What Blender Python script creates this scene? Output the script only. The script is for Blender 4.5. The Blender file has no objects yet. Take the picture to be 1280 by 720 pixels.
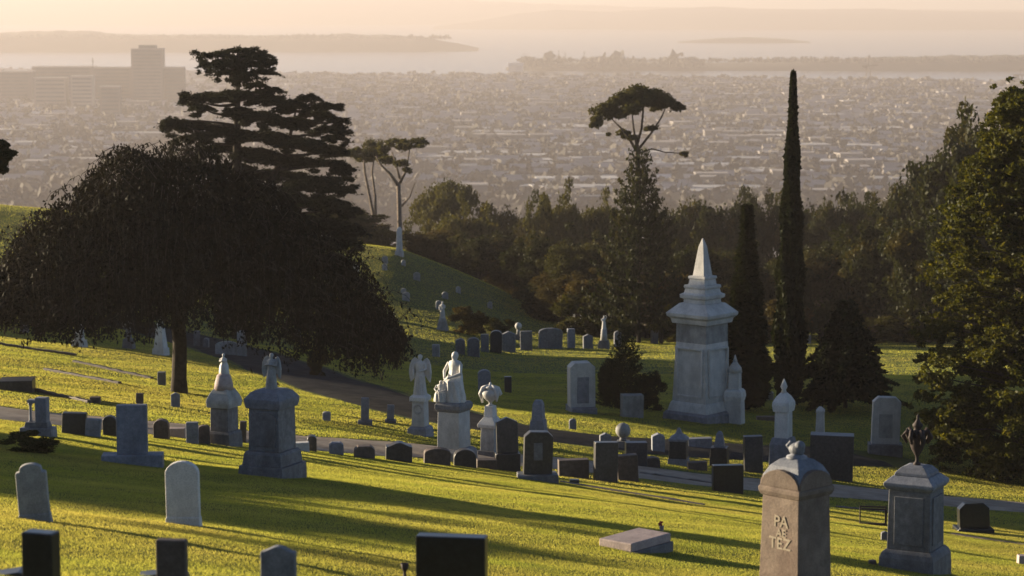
import bpy, bmesh, math, random
import numpy as np
from mathutils import Vector, Matrix
R = math.radians
rng = np.random.default_rng(7)
random.seed(7)
scene = bpy.context.scene
COL = scene.collection
F = 3022.0            # focal length in pixels of a 1280-wide frame (85 mm)
HOR = 5.0             # row of the horizon
PITCH = math.atan((360 - HOR) / F)
CITY_Z = -118.0
SUN_AZ = R(-62.0)     # from +Y towards +X
SUN_EL = R(8.8)
# ------------------------------------------------------------------ terrain
_cY = [(-60, None, -3.0), (-20, None, 0.2), (0, None, 1.9), (12, None, 3.9), (20, 850, 0), (30, 742, 0), (38, 690, 0), (48, 636, 0), (60, 596, 0),
       (70, 564, 0), (80, 532, 0), (95, 496, 0), (120, 458, 0), (150, 430, 0), (200, 413, 0)]
def drop_of(Y, py):
    return Y * math.tan(PITCH + math.atan((py - 360) / F))
_py = [(y, d if p is None else drop_of(y, p)) for y, p, d in _cY]
_py += [(250, 37), (300, 47), (400, 65), (600, 88), (900, 109), (1200, 117), (1400, 118), (30000, 118)]
_ty = np.arange(-60, 1500, 0.5)
_td = np.interp(_ty, [a for a, b in _py], [b for a, b in _py])
for w in (21, 15):
    _td = np.convolve(np.pad(_td, w // 2, mode='edge'), np.ones(w) / w, mode='valid')
def sstep(a, b, x):
    t = np.clip((x - a) / (b - a), 0, 1)
    return t * t * (3 - 2 * t)
def terrain(X, Y):
    X = np.asarray(X, float); Y = np.asarray(Y, float)
    d = np.interp(Y, _ty, _td)
    xe = 45 * np.tanh(X / 45)
    gl = 1 - 0.55 * sstep(110, 180, Y)
    gr = 1 - sstep(72, 112, Y)
    g = np.where(X < 0, gl, gr) * (1 - sstep(250, 420, Y))
    z = -d - 0.12 * xe * g
    A = np.interp(X, [-120, -40, -13, -8.7, -5, -1.2, 1.9, 9, 20], [11.0, 8.4, 6.55, 6.2, 5.0, 3.5, 2.0, 0, 0])
    z = z + A * np.exp(-((Y - 188) / 34.0) ** 2)
    near = 1 - sstep(260, 320, Y)
    und = 0.014 * np.sin(X * 0.9 + 0.35 * Y) + 0.018 * np.sin(Y * 0.75 - X * 0.3 + 1.2) + 0.008 * np.sin(X * 2.1 + 1.7 * Y + 0.5) + 0.008 * np.sin(X * 1.3 - 2.3 * Y)
    und = und + 0.10 * np.sin(X * 0.21 + 0.9) * np.sin(Y * 0.17)
    z = z + und * near
    shore = 4000 - 0.46 * X + 60 * np.sin(X * 0.004) + 35 * np.sin(X * 0.013)
    z = z - 5.0 * sstep(-60, 60, Y - shore)
    return z
def px_dir(px, py):
    fw = Vector((0, math.cos(PITCH), -math.sin(PITCH))); up = Vector((0, math.sin(PITCH), math.cos(PITCH)))
    return (fw * F + Vector((1, 0, 0)) * (px - 640) + up * (360 - py)) / F
def P(px, py, y0=14.0):
    """point of the ground seen at this place of the frame"""
    d = px_dir(px, py)
    ts = np.arange(y0, 420, 0.25)
    zz = terrain(ts * d.x / d.y, ts) - ts * d.z / d.y
    hit = np.nonzero(zz > 0)[0]
    i = hit[0] if len(hit) else len(ts) - 1
    if i > 0:
        a, b = zz[i - 1], zz[i]
        t = ts[i - 1] + 0.25 * (-a / (b - a) if b != a else 0)
    else:
        t = ts[0]
    return Vector((t * d.x / d.y, t, float(terrain(t * d.x / d.y, t))))
def mpp(v):
    return (v.y * math.cos(PITCH) - v.z * math.sin(PITCH)) / F
def at(px, py, Y):
    d = px_dir(px, py)
    return Vector((Y * d.x / d.y, Y, Y * d.z / d.y))
# ------------------------------------------------------------------ mesh helpers
class G:
    def __init__(s): s.v = []; s.f = []
    def add(s, vs, fs, M=None):
        n = len(s.v)
        if M is not None: vs = [M @ Vector(v) for v in vs]
        s.v += [tuple(v) for v in vs]; s.f += [tuple(i + n for i in f) for f in fs]
        return s
    def box(s, c, d, M=None):
        x, y, z = c; a, b, e = d[0] / 2, d[1] / 2, d[2] / 2
        vs = [(x + i * a, y + j * b, z + k * e) for k in (-1, 1) for i, j in ((-1, -1), (1, -1), (1, 1), (-1, 1))]
        return s.add(vs, [(3, 2, 1, 0), (4, 5, 6, 7), (0, 1, 5, 4), (1, 2, 6, 5), (2, 3, 7, 6), (3, 0, 4, 7)], M)
    def loft(s, rings, M=None, cap=True):
        n = len(rings[0]); vs = [v for r in rings for v in r]; fs = []
        for k in range(len(rings) - 1):
            for i in range(n):
                j = (i + 1) % n
                fs.append((k * n + i, k * n + j, (k + 1) * n + j, (k + 1) * n + i))
        if cap:
            fs.append(tuple(range(n - 1, -1, -1))); fs.append(tuple((len(rings) - 1) * n + i for i in range(n)))
        return s.add(vs, fs, M)
    def square(s, secs, ratio=1.0, c=(0, 0), M=None):
        return s.loft([[(c[0] - h, c[1] - h * ratio, z), (c[0] + h, c[1] - h * ratio, z), (c[0] + h, c[1] + h * ratio, z), (c[0] - h, c[1] + h * ratio, z)] for z, h in secs], M)
    def lathe(s, prof, n=16, c=(0, 0), sx=1, sy=1, M=None, ph=0.0):
        return s.loft([[(c[0] + sx * r * math.cos(ph + 2 * math.pi * i / n), c[1] + sy * r * math.sin(ph + 2 * math.pi * i / n), z) for i in range(n)] for z, r in prof], M)
    def prism(s, outline, y0, y1, M=None):
        """outline [(x,z)] counter-clockwise seen from -Y"""
        n = len(outline)
        vs = [(x, y0, z) for x, z in outline] + [(x, y1, z) for x, z in outline]
        fs = [tuple(range(n)), tuple(range(2 * n - 1, n - 1, -1))]
        for i in range(n):
            j = (i + 1) % n
            fs.append((j, i, n + i, n + j))
        return s.add(vs, fs, M)
    def tube(s, pts, rad, n=8, M=None):
        pts = [Vector(p) for p in pts]; rings = []
        up = Vector((0, 0, 1)); prev = None
        for i, p in enumerate(pts):
            t = (pts[min(i + 1, len(pts) - 1)] - pts[max(i - 1, 0)])
            t = t.normalized() if t.length > 1e-9 else Vector((0, 0, 1))
            if prev is None: a = t.orthogonal().normalized()
            else:
                a = prev - t * prev.dot(t); a = a.normalized() if a.length > 1e-6 else t.orthogonal().normalized()
            prev = a; b = t.cross(a); r = rad[i] if hasattr(rad, '__len__') else rad
            rings.append([tuple(p + (a * math.cos(2 * math.pi * k / n) + b * math.sin(2 * math.pi * k / n)) * r) for k in range(n)])
        return s.loft(rings, M)
    def ball(s, c, r, n=10, M=None, sx=1, sy=1, sz=1):
        prof = [(c[2] - sz * r * math.cos(math.pi * k / n), max(1e-4, r * math.sin(math.pi * k / n))) for k in range(n + 1)]
        return s.lathe(prof, n + 2, (c[0], c[1]), sx, sy, M)
def mesh_of(g, name):
    me = bpy.data.meshes.new(name)
    me.from_pydata(g.v, [], g.f); me.update()
    return me
def np_mesh(name, V, nv):
    """V (k*nv,3): k separate polygons of nv corners"""
    me = bpy.data.meshes.new(name)
    k = len(V) // nv
    me.vertices.add(len(V)); me.vertices.foreach_set('co', np.ascontiguousarray(V, np.float32).ravel())
    me.loops.add(len(V)); me.loops.foreach_set('vertex_index', np.arange(len(V), dtype=np.int32))
    me.polygons.add(k); me.polygons.foreach_set('loop_start', np.arange(0, len(V), nv, dtype=np.int32))
    me.polygons.foreach_set('loop_total', np.full(k, nv, np.int32))
    me.update(calc_edges=True)
    return me
def obj(name, me, mat, parent=None, loc=None, smooth=False, bevel=0, remesh=0):
    if isinstance(me, G): me = mesh_of(me, name)
    o = bpy.data.objects.new(name, me); COL.objects.link(o)
    if mat is not None and not me.materials: me.materials.append(mat)
    if parent: o.parent = parent
    if loc is not None: o.location = loc
    if smooth: me.polygons.foreach_set('use_smooth', [True] * len(me.polygons))
    if remesh:
        m = o.modifiers.new('r', 'REMESH'); m.mode = 'VOXEL'; m.voxel_size = remesh; m.use_smooth_shade = True
        m = o.modifiers.new('s', 'SMOOTH'); m.factor = 0.5; m.iterations = 2
    if bevel:
        m = o.modifiers.new('b', 'BEVEL'); m.width = bevel; m.segments = 2; m.limit_method = 'ANGLE'; m.angle_limit = R(28)
    return o
def tag(o, label=None, cat=None, group=None, kind=None):
    if label: o['label'] = label
    if cat: o['category'] = cat
    if group: o['group'] = group
    if kind: o['kind'] = kind
    return o
def thing(name, loc, label, cat, rz=0.0, group=None):
    o = bpy.data.objects.new(name, None); COL.objects.link(o); o.empty_display_size = 0.3
    o.location = loc; o.rotation_euler = (0, 0, rz)
    return tag(o, label, cat, group)
# ------------------------------------------------------------------ materials
def lin(c):
    return tuple(((v / 255) / 12.92 if v / 255 <= 0.04045 else ((v / 255 + 0.055) / 1.055) ** 2.4) for v in c)
def newmat(name):
    m = bpy.data.materials.new(name); m.use_nodes = True; nt = m.node_tree; nt.nodes.clear()
    out = nt.nodes.new('ShaderNodeOutputMaterial')
    return m, nt, out
def noise(nt, scale, detail=4, rough=0.55, co=None, stretch=None):
    tc = nt.nodes.new('ShaderNodeTexCoord'); n = nt.nodes.new('ShaderNodeTexNoise')
    n.inputs['Scale'].default_value = scale; n.inputs['Detail'].default_value = detail; n.inputs['Roughness'].default_value = rough
    src = tc.outputs[co or 'Object']
    if stretch:
        mp = nt.nodes.new('ShaderNodeMapping'); mp.inputs['Scale'].default_value = stretch
        nt.links.new(src, mp.inputs[0]); src = mp.outputs[0]
    nt.links.new(src, n.inputs['Vector'])
    return n
def ramp(nt, src, stops):
    r = nt.nodes.new('ShaderNodeValToRGB'); e = r.color_ramp.elements
    while len(e) < len(stops): e.new(0.5)
    for i, (p, c) in enumerate(stops):
        e[i].position = p; e[i].color = (c[0], c[1], c[2], 1) if hasattr(c, '__len__') else (c, c, c, 1)
    nt.links.new(src, r.inputs[0]); return r
def mixc(nt, fac, a, b, mode='MIX'):
    m = nt.nodes.new('ShaderNodeMix'); m.data_type = 'RGBA'; m.blend_type = mode
    for s, v in ((0, fac), (6, a), (7, b)):
        if isinstance(v, (int, float)): m.inputs[s].default_value = v
        elif isinstance(v, tuple): m.inputs[s].default_value = (v[0], v[1], v[2], 1)
        else: nt.links.new(v, m.inputs[s])
    return m.outputs[2]
def stone(name, c1, c2, stain=(0.05, 0.05, 0.045), amt=0.5, rough=0.8, scale=3.0, bump=0.25, spec=0.3):
    m, nt, out = newmat(name)
    b = nt.nodes.new('ShaderNodeBsdfPrincipled'); b.inputs['Roughness'].default_value = rough
    b.inputs['Specular IOR Level'].default_value = spec
    n1 = noise(nt, scale, 6, 0.62); n2 = noise(nt, 1.6, 8, 0.68, stretch=(1, 1, 0.35)); n3 = noise(nt, 45, 3, 0.6)
    base = ramp(nt, n1.outputs[0], [(0.35, c1), (0.65, c2)])
    f = ramp(nt, n2.outputs[0], [(0.44, 0.0), (0.66, amt)])
    c = mixc(nt, f.outputs[0], base.outputs[0], stain)
    sp = ramp(nt, n3.outputs[0], [(0.38, 0.86), (0.62, 1.08)])
    c = mixc(nt, 1.0, c, sp.outputs[0], 'MULTIPLY')
    oi = nt.nodes.new('ShaderNodeObjectInfo'); rv = ramp(nt, oi.outputs['Random'], [(0, 0.82), (1, 1.12)])
    c = mixc(nt, 1.0, c, rv.outputs[0], 'MULTIPLY')
    nt.links.new(c, b.inputs['Base Color'])
    bp = nt.nodes.new('ShaderNodeBump'); bp.inputs['Strength'].default_value = bump; bp.inputs['Distance'].default_value = 0.02
    n4 = noise(nt, 22, 6, 0.65); nt.links.new(n4.outputs[0], bp.inputs['Height']); nt.links.new(bp.outputs[0], b.inputs['Normal'])
    nt.links.new(b.outputs[0], out.inputs[0])
    return m
def foliage(name, c1, c2, c3=None, trans=0.35, scale=0.8):
    m, nt, out = newmat(name)
    n1 = noise(nt, scale, 3, 0.6, 'Object'); n2 = noise(nt, scale * 9, 2, 0.5, 'Object')
    c = ramp(nt, n1.outputs[0], [(0.36, c1), (0.64, c2)]).outputs[0]
    if c3: c = mixc(nt, ramp(nt, n2.outputs[0], [(0.55, 0.0), (0.72, 0.7)]).outputs[0], c, c3)
    oi = nt.nodes.new('ShaderNodeObjectInfo'); rv = ramp(nt, oi.outputs['Random'], [(0, (0.8, 0.8, 0.75)), (1, (1.25, 1.15, 1.0))])
    c = mixc(nt, 1.0, c, rv.outputs[0], 'MULTIPLY')
    d = nt.nodes.new('ShaderNodeBsdfDiffuse'); t = nt.nodes.new('ShaderNodeBsdfTranslucent'); g = nt.nodes.new('ShaderNodeBsdfGlossy')
    g.inputs['Roughness'].default_value = 0.55; g.inputs[0].default_value = (0.3, 0.3, 0.28, 1)
    tc = mixc(nt, 1.0, c, (1.5, 1.35, 0.5), 'MULTIPLY')
    nt.links.new(c, d.inputs[0]); nt.links.new(tc, t.inputs[0])
    mx = nt.nodes.new('ShaderNodeMixShader'); mx.inputs[0].default_value = trans
    nt.links.new(d.outputs[0], mx.inputs[1]); nt.links.new(t.outputs[0], mx.inputs[2])
    m2 = nt.nodes.new('ShaderNodeMixShader'); m2.inputs[0].default_value = 0.04
    nt.links.new(mx.outputs[0], m2.inputs[1]); nt.links.new(g.outputs[0], m2.inputs[2])
    nt.links.new(m2.outputs[0], out.inputs[0])
    return m
def plain(name, c1, c2, rough=0.8, scale=4, bump=0.0, spec=0.3, metal=0.0):
    m, nt, out = newmat(name)
    b = nt.nodes.new('ShaderNodeBsdfPrincipled'); b.inputs['Roughness'].default_value = rough
    b.inputs['Specular IOR Level'].default_value = spec; b.inputs['Metallic'].default_value = metal
    n1 = noise(nt, scale, 5, 0.6)
    nt.links.new(ramp(nt, n1.outputs[0], [(0.35, c1), (0.65, c2)]).outputs[0], b.inputs['Base Color'])
    if bump:
        bp = nt.nodes.new('ShaderNodeBump'); bp.inputs['Strength'].default_value = bump; bp.inputs['Distance'].default_value = 0.03
        n4 = noise(nt, scale * 6, 5, 0.65); nt.links.new(n4.outputs[0], bp.inputs['Height']); nt.links.new(bp.outputs[0], b.inputs['Normal'])
    nt.links.new(b.outputs[0], out.inputs[0])
    return m
M = {}
M['marble'] = stone('white_marble', (0.62, 0.605, 0.57), (0.78, 0.755, 0.71), (0.30, 0.29, 0.27), 0.5, 0.6)
M['oldmarble'] = stone('weathered_marble', (0.34, 0.34, 0.33), (0.52, 0.51, 0.48), (0.12, 0.12, 0.11), 0.65, 0.8)
M['granite'] = stone('grey_granite', (0.15, 0.155, 0.165), (0.24, 0.24, 0.25), (0.05, 0.05, 0.05), 0.5, 0.6, 9)
M['bluegranite'] = stone('blue_grey_granite', (0.20, 0.215, 0.25), (0.30, 0.31, 0.345), (0.09, 0.09, 0.09), 0.5, 0.6, 8)
M['dark'] = stone('dark_granite', (0.045, 0.043, 0.045), (0.085, 0.08, 0.08), (0.02, 0.02, 0.02), 0.5, 0.35, 12, 0.08, 0.5)
M['black'] = stone('black_granite', (0.012, 0.012, 0.013), (0.026, 0.026, 0.028), (0.05, 0.05, 0.045), 0.25, 0.28, 14, 0.05, 0.5)
M['brown'] = stone('brown_granite', (0.10, 0.075, 0.06), (0.17, 0.13, 0.11), (0.04, 0.035, 0.03), 0.5, 0.6, 7)
M['sandstone'] = stone('pale_sandstone', (0.165, 0.125, 0.098), (0.28, 0.215, 0.165), (0.14, 0.09, 0.07), 0.75, 0.85, 3, 0.4)
M['letter'] = plain('cream_letters', (0.36, 0.30, 0.22), (0.48, 0.41, 0.31), 0.9, 14)
M['pink'] = stone('pink_granite', (0.42, 0.33, 0.31), (0.55, 0.44, 0.40), (0.20, 0.16, 0.15), 0.4, 0.7, 8)
M['bark'] = plain('bark', (0.035, 0.027, 0.02), (0.075, 0.058, 0.042), 0.95, 6, 0.8)
M['palebark'] = plain('pale_bark', (0.16, 0.12, 0.09), (0.26, 0.20, 0.15), 0.9, 5, 0.5)
M['iron'] = plain('dark_iron', (0.03, 0.022, 0.02), (0.06, 0.04, 0.035), 0.7, 20)
# ------------------------------------------------------------------ world, sun, camera
w = bpy.data.worlds.new('World'); scene.world = w; w.use_nodes = True; nt = w.node_tree
bg = nt.nodes['Background']; sky = nt.nodes.new('ShaderNodeTexSky'); sky.sky_type = 'NISHITA'; sky.sun_disc = False
sky.sun_elevation = SUN_EL; sky.sun_rotation = SUN_AZ; sky.dust_density = 0.3; sky.air_density = 0.48; sky.ozone_density = 1.0; sky.altitude = 100
nt.links.new(sky.outputs[0], bg.inputs[0]); bg.inputs[1].default_value = 0.062
sd = bpy.data.lights.new('sun', 'SUN'); sd.energy = 5.0; sd.angle = R(0.5); sd.color = (1.0, 0.83, 0.58)
so = bpy.data.objects.new('sun', sd); COL.objects.link(so)
svec = Vector((math.sin(SUN_AZ) * math.cos(SUN_EL), math.cos(SUN_AZ) * math.cos(SUN_EL), math.sin(SUN_EL)))
so.rotation_euler = svec.to_track_quat('Z', 'Y').to_euler(); so.location = (-30, 20, 30)
cd = bpy.data.cameras.new('camera'); cam = bpy.data.objects.new('camera', cd); COL.objects.link(cam)
cd.sensor_width = 36; cd.lens = F / 1280 * 36; cd.clip_start = 0.5; cd.clip_end = 60000
cd.dof.use_dof = True; cd.dof.focus_distance = 56; cd.dof.aperture_fstop = 2.2; cam.location = (0, 0, 0); cam.rotation_euler = (math.pi / 2 - PITCH, 0, 0); scene.camera = cam
vs = scene.view_settings; vs.view_transform = 'Standard'; vs.look = 'None'; vs.gamma = 1; vs.exposure = 1.3; vs.use_curve_mapping = False
cy = scene.cycles; cy.use_denoising = True; cy.max_bounces = 6; cy.volume_bounces = 0; cy.transparent_max_bounces = 8
cy.diffuse_bounces = 3; cy.use_adaptive_sampling = False
# ------------------------------------------------------------------ ground
xs = np.concatenate([-(70 + np.cumsum(1.5 * 1.17 ** np.arange(45)))[::-1], np.arange(-70, 70.01, 0.7), 70 + np.cumsum(1.5 * 1.17 ** np.arange(45))])
ys = np.concatenate([-(20 + np.cumsum(1.5 * 1.3 ** np.arange(16)))[::-1], np.arange(-20, 262, 0.7), 262 + np.cumsum(1.5 * 1.06 ** np.arange(90))])
xs = xs[(xs > -9000) & (xs < 9000)]; ys = ys[(ys > -900) & (ys < 4600)]
XX, YY = np.meshgrid(xs, ys)
ZZ = terrain(XX, YY)
nx, ny = len(xs), len(ys)
idx = np.arange(nx * ny).reshape(ny, nx)
quads = np.stack([idx[:-1, :-1], idx[:-1, 1:], idx[1:, 1:], idx[1:, :-1]], -1).reshape(-1, 4)
me = bpy.data.meshes.new('ground')
me.from_pydata(np.stack([XX.ravel(), YY.ravel(), ZZ.ravel()], 1).tolist(), [], quads.tolist()); me.update()
def grass_mat():
    m, nt, out = newmat('lawn')
    b = nt.nodes.new('ShaderNodeBsdfPrincipled'); b.inputs['Roughness'].default_value = 0.95; b.inputs['Specular IOR Level'].default_value = 0.1
    n1 = noise(nt, 0.35, 5, 0.6); n2 = noise(nt, 3.5, 5, 0.65); n3 = noise(nt, 0.0035, 6, 0.7)
    a = ramp(nt, n1.outputs[0], [(0.35, (0.05, 0.08, 0.018)), (0.65, (0.095, 0.115, 0.03))]).outputs[0]
    c = mixc(nt, ramp(nt, n2.outputs[0], [(0.4, 0.0), (0.7, 0.55)]).outputs[0], a, (0.14, 0.13, 0.045))
    # the plain below the hill: lots, yards and streets, paled to paint in distance haze
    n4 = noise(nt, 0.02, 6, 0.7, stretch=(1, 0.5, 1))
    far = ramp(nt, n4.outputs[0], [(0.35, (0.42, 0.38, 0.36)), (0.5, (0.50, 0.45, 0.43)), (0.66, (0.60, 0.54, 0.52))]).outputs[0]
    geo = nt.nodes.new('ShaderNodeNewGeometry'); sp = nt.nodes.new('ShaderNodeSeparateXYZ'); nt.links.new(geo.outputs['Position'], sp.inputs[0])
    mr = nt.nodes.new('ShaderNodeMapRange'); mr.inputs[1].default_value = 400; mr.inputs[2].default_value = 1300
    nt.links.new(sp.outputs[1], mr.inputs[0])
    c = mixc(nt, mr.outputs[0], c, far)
    nt.links.new(c, b.inputs['Base Color'])
    bp = nt.nodes.new('ShaderNodeBump'); bp.inputs['Strength'].default_value = 0.9; bp.inputs['Distance'].default_value = 0.05
    n5 = noise(nt, 14, 6, 0.7); nt.links.new(n5.outputs[0], bp.inputs['Height']); nt.links.new(bp.outputs[0], b.inputs['Normal'])
    nt.links.new(b.outputs[0], out.inputs[0]); return m
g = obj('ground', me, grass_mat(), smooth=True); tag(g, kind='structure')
def gz(x, y):
    """height of the ground sheet itself (bilinear)"""
    x = np.asarray(x, float); y = np.asarray(y, float)
    i = np.clip(np.searchsorted(xs, x) - 1, 0, nx - 2); j = np.clip(np.searchsorted(ys, y) - 1, 0, ny - 2)
    u = (x - xs[i]) / (xs[i + 1] - xs[i]); v = (y - ys[j]) / (ys[j + 1] - ys[j])
    return (ZZ[j, i] * (1 - u) + ZZ[j, i + 1] * u) * (1 - v) + (ZZ[j + 1, i] * (1 - u) + ZZ[j + 1, i + 1] * u) * v
# ------------------------------------------------------------------ lanes
def smooth_line(pts, n=220):
    pts = np.array([[p.x, p.y] for p in pts]); s = np.concatenate([[0], np.cumsum(np.hypot(*np.diff(pts, axis=0).T))])
    t = np.linspace(0, s[-1], n); q = np.stack([np.interp(t, s, pts[:, 0]), np.interp(t, s, pts[:, 1])], 1)
    k = 25; pad = np.pad(q, ((k // 2, k // 2), (0, 0)), mode='edge')
    return np.stack([np.convolve(pad[:, c], np.ones(k) / k, 'valid') for c in (0, 1)], 1)
def lane(name, pxs, width, mat, lift=0.05):
    q = smooth_line([P(*p) if not isinstance(p, Vector) else p for p in pxs])
    d = np.gradient(q, axis=0); d /= np.linalg.norm(d, axis=1)[:, None]; nrm = np.stack([-d[:, 1], d[:, 0]], 1)
    m = 7; V = []; offs = np.linspace(-0.5, 0.5, m)
    for k, o_ in enumerate(offs):
        wob = 0.12 * np.sin(np.arange(len(q)) * 0.35 + k) if k in (0, m - 1) else 0
        pp = q + nrm * (o_ * width + wob)[:, None] if hasattr(wob, '__len__') else q + nrm * o_ * width
        z = gz(pp[:, 0], pp[:, 1]) + (lift if 0 < k < m - 1 else -0.03)
        V.append(np.stack([pp[:, 0], pp[:, 1], z], 1))
    V = np.stack(V, 1); n = len(q); ii = np.arange(n * m).reshape(n, m)
    qd = np.stack([ii[:-1, :-1], ii[:-1, 1:], ii[1:, 1:], ii[1:, :-1]], -1).reshape(-1, 4)
    me = bpy.data.meshes.new(name); me.from_pydata(V.reshape(-1, 3).tolist(), [], qd.tolist()); me.update()
    o = obj(name, me, mat, smooth=True); tag(o, kind='structure')
    return q, width
m_road = plain('worn_road', (0.28, 0.225, 0.175), (0.44, 0.36, 0.285), 0.95, 1.3, 0.5, 0.1)
m_road2 = plain('asphalt_lane', (0.045, 0.045, 0.045), (0.075, 0.072, 0.07), 1.0, 1.5, 0.4, 0.0)  # asphalt grey, darkened to carry the shade over this path
LANES = []
LANES.append(lane('road', [Vector((-34, 82, 0)), (-60, 512), (0, 517), (200, 537), (400, 557), (600, 567), (740, 583), (860, 597), (1000, 612), (1150, 622), (1330, 640)], 4.2, m_road))
LANES.append(lane('path', [Vector((-30, 128, 0)), (180, 408), (300, 440), (400, 475), (500, 505), (600, 532), (700, 548), (820, 560), (960, 566), (1100, 572)], 4.6, m_road2, 0.07))
# ------------------------------------------------------------------ water
m_w, nt, out = newmat('bay_water')
b = nt.nodes.new('ShaderNodeBsdfPrincipled'); b.inputs['Base Color'].default_value = (0.10, 0.10, 0.095, 1); b.inputs['Roughness'].default_value = 0.22
bp = nt.nodes.new('ShaderNodeBump'); bp.inputs['Strength'].default_value = 0.25; bp.inputs['Distance'].default_value = 1.0
nn = noise(nt, 0.03, 5, 0.6, stretch=(0.4, 1, 1)); nt.links.new(nn.outputs[0], bp.inputs['Height']); nt.links.new(bp.outputs[0], b.inputs['Normal'])
nt.links.new(b.outputs[0], out.inputs[0])
gw = G().add([(-9000, 3000, -120), (9000, 3000, -120), (9000, 16800, -120), (-9000, 16800, -120)], [(0, 1, 2, 3)])
tag(obj('bay_water', gw, m_w), kind='structure')
# ------------------------------------------------------------------ haze
m_h, nt, out = newmat('haze_air'); pv = nt.nodes.new('ShaderNodeVolumePrincipled')
pv.inputs['Color'].default_value = (0.84, 0.75, 0.73, 1); pv.inputs['Density'].default_value = 1.7e-4; pv.inputs['Anisotropy'].default_value = 0.25
nt.links.new(pv.outputs[0], out.inputs['Volume'])
gh = G().box((0, 8000, -33), (18600, 18400, 190))
tag(obj('haze', gh, m_h), kind='stuff', label='pale warm haze hanging over the city and the bay', cat='haze')
# ------------------------------------------------------------------ far land
m_land = plain('far_land', (0.045, 0.045, 0.035), (0.10, 0.09, 0.07), 1.0, 0.003)
def ridge(name, Y, prof, depth, jag=0.0, jf=0.02, seed=1):
    r = np.random.default_rng(seed)
    pxs = np.array([p[0] for p in prof], float); tops = np.array([p[1] for p in prof], float)
    X = np.arange((pxs[0] - 640) / F * Y, (pxs[-1] - 640) / F * Y, Y / F * 3)
    top = np.interp(X / Y * F + 640, pxs, tops)
    H = np.maximum(0.5, -(top - HOR) / F * Y + 121)
    nz = np.convolve(r.normal(size=len(X)), np.ones(5) / 5, 'same') + 1.6 * np.convolve(r.normal(size=len(X)), np.ones(25) / 25, 'same')
    H = H * (1 + jag * nz)
    cs = [(-0.5, 0), (-0.42, 0.45), (-0.2, 0.85), (0, 1), (0.25, 0.8), (0.5, 0)]
    V = []
    for k, (u, hh) in enumerate(cs):
        V.append(np.stack([X, Y + depth / 2 + u * depth + 0.1 * depth * np.sin(X * 0.0021 + k), -121 + H * hh], 1))
    V = np.stack(V, 1); n, m = V.shape[:2]; ii = np.arange(n * m).reshape(n, m)
    qd = np.stack([ii[:-1, :-1], ii[1:, :-1], ii[1:, 1:], ii[:-1, 1:]], -1).reshape(-1, 4)
    me = bpy.data.meshes.new(name); me.from_pydata(V.reshape(-1, 3).tolist(), [], qd.tolist()); me.update()
    tag(obj(name, me, m_land, smooth=True), kind='structure')
ridge('far_mountains', 14800, [(-300, -12), (100, -12), (400, -9), (520, -4), (620, 2), (700, 6), (800, 8), (1000, 12), (1600, 13)], 1400, 0.04, seed=3)
ridge('far_hills', 11600, [(540, 34), (600, 26), (650, 17), (700, 12), (760, 15), (860, 10), (900, 8), (960, 11), (1020, 12), (1120, 11), (1200, 14), (1300, 16), (1500, 18)], 1300, 0.02, seed=4)
ridge('wooded_spit', 6150, [(-300, 43), (0, 41), (80, 39), (130, 44), (330, 45), (430, 43), (520, 46), (545, 51), (570, 55), (600, 62)], 420, 0.05, seed=5)
ridge('small_island', 7500, [(850, 52), (880, 49), (930, 46), (980, 48), (1015, 52)], 200, 0.05, seed=6)
ridge('island', 4350, [(632, 88), (650, 81), (680, 79), (760, 79), (900, 80), (960, 79), (1040, 76), (1120, 73), (1280, 70), (1500, 68)], 380, 0.05, seed=8)
# ------------------------------------------------------------------ city on the plain
m_wall = stone('house_wall', (0.21, 0.195, 0.185), (0.27, 0.25, 0.235), (0.2, 0.17, 0.14), 0.2, 0.9, 0.02, 0)  # walls and roofs kept pale and close in tone to paint in haze
m_roof = stone('house_roof', (0.38, 0.345, 0.33), (0.47, 0.43, 0.41), (0.1, 0.08, 0.07), 0.3, 0.9, 0.02, 0)
m_white = stone('pale_flat_roof', (0.50, 0.49, 0.48), (0.60, 0.58, 0.57), (0.3, 0.3, 0.3), 0.2, 0.8, 0.02, 0)
m_glass = plain('window_glass', (0.08, 0.09, 0.10), (0.14, 0.15, 0.16), 0.3, 0.1)
m_ctree = plain('street_tree_leaves', (0.11, 0.10, 0.09), (0.16, 0.15, 0.13), 1.0, 0.02)
def house_parts(w_, d_, h_, kind):
    a, b = w_ / 2, d_ / 2; wall = G(); roof = G()
    wall.box((0, 0, h_ / 2 - 1), (w_, d_, h_ + 2))
    o_ = 0.5
    if kind == 'gable':
        k = w_ * 0.14 + 1.0
        roof.add([(-a - o_, -b - o_, h_), (a + o_, -b - o_, h_), (a + o_, b + o_, h_), (-a - o_, b + o_, h_), (-a - o_, 0, h_ + k), (a + o_, 0, h_ + k)],
                 [(3, 2, 1, 0), (0, 1, 5, 4), (2, 3, 4, 5)])
        wall.add([(-a, -b, h_), (-a, b, h_), (-a, 0, h_ + k * .96), (a, -b, h_), (a, b, h_), (a, 0, h_ + k * .96)], [(0, 2, 1), (3, 4, 5)])
    elif kind == 'hip':
        roof.add([(-a - o_, -b - o_, h_), (a + o_, -b - o_, h_), (a + o_, b + o_, h_), (-a - o_, b + o_, h_), (-a * 0.3, 0, h_ + 1.6), (a * 0.3, 0, h_ + 1.6)],
                 [(3, 2, 1, 0), (0, 1, 5, 4), (2, 3, 4, 5), (1, 2, 5), (3, 0, 4)])
    else:
        roof.box((0, 0, h_ + 0.25), (w_ + 0.8, d_ + 0.8, 0.5))
    return wall, roof
cr = np.random.default_rng(21)
protos = {}
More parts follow.
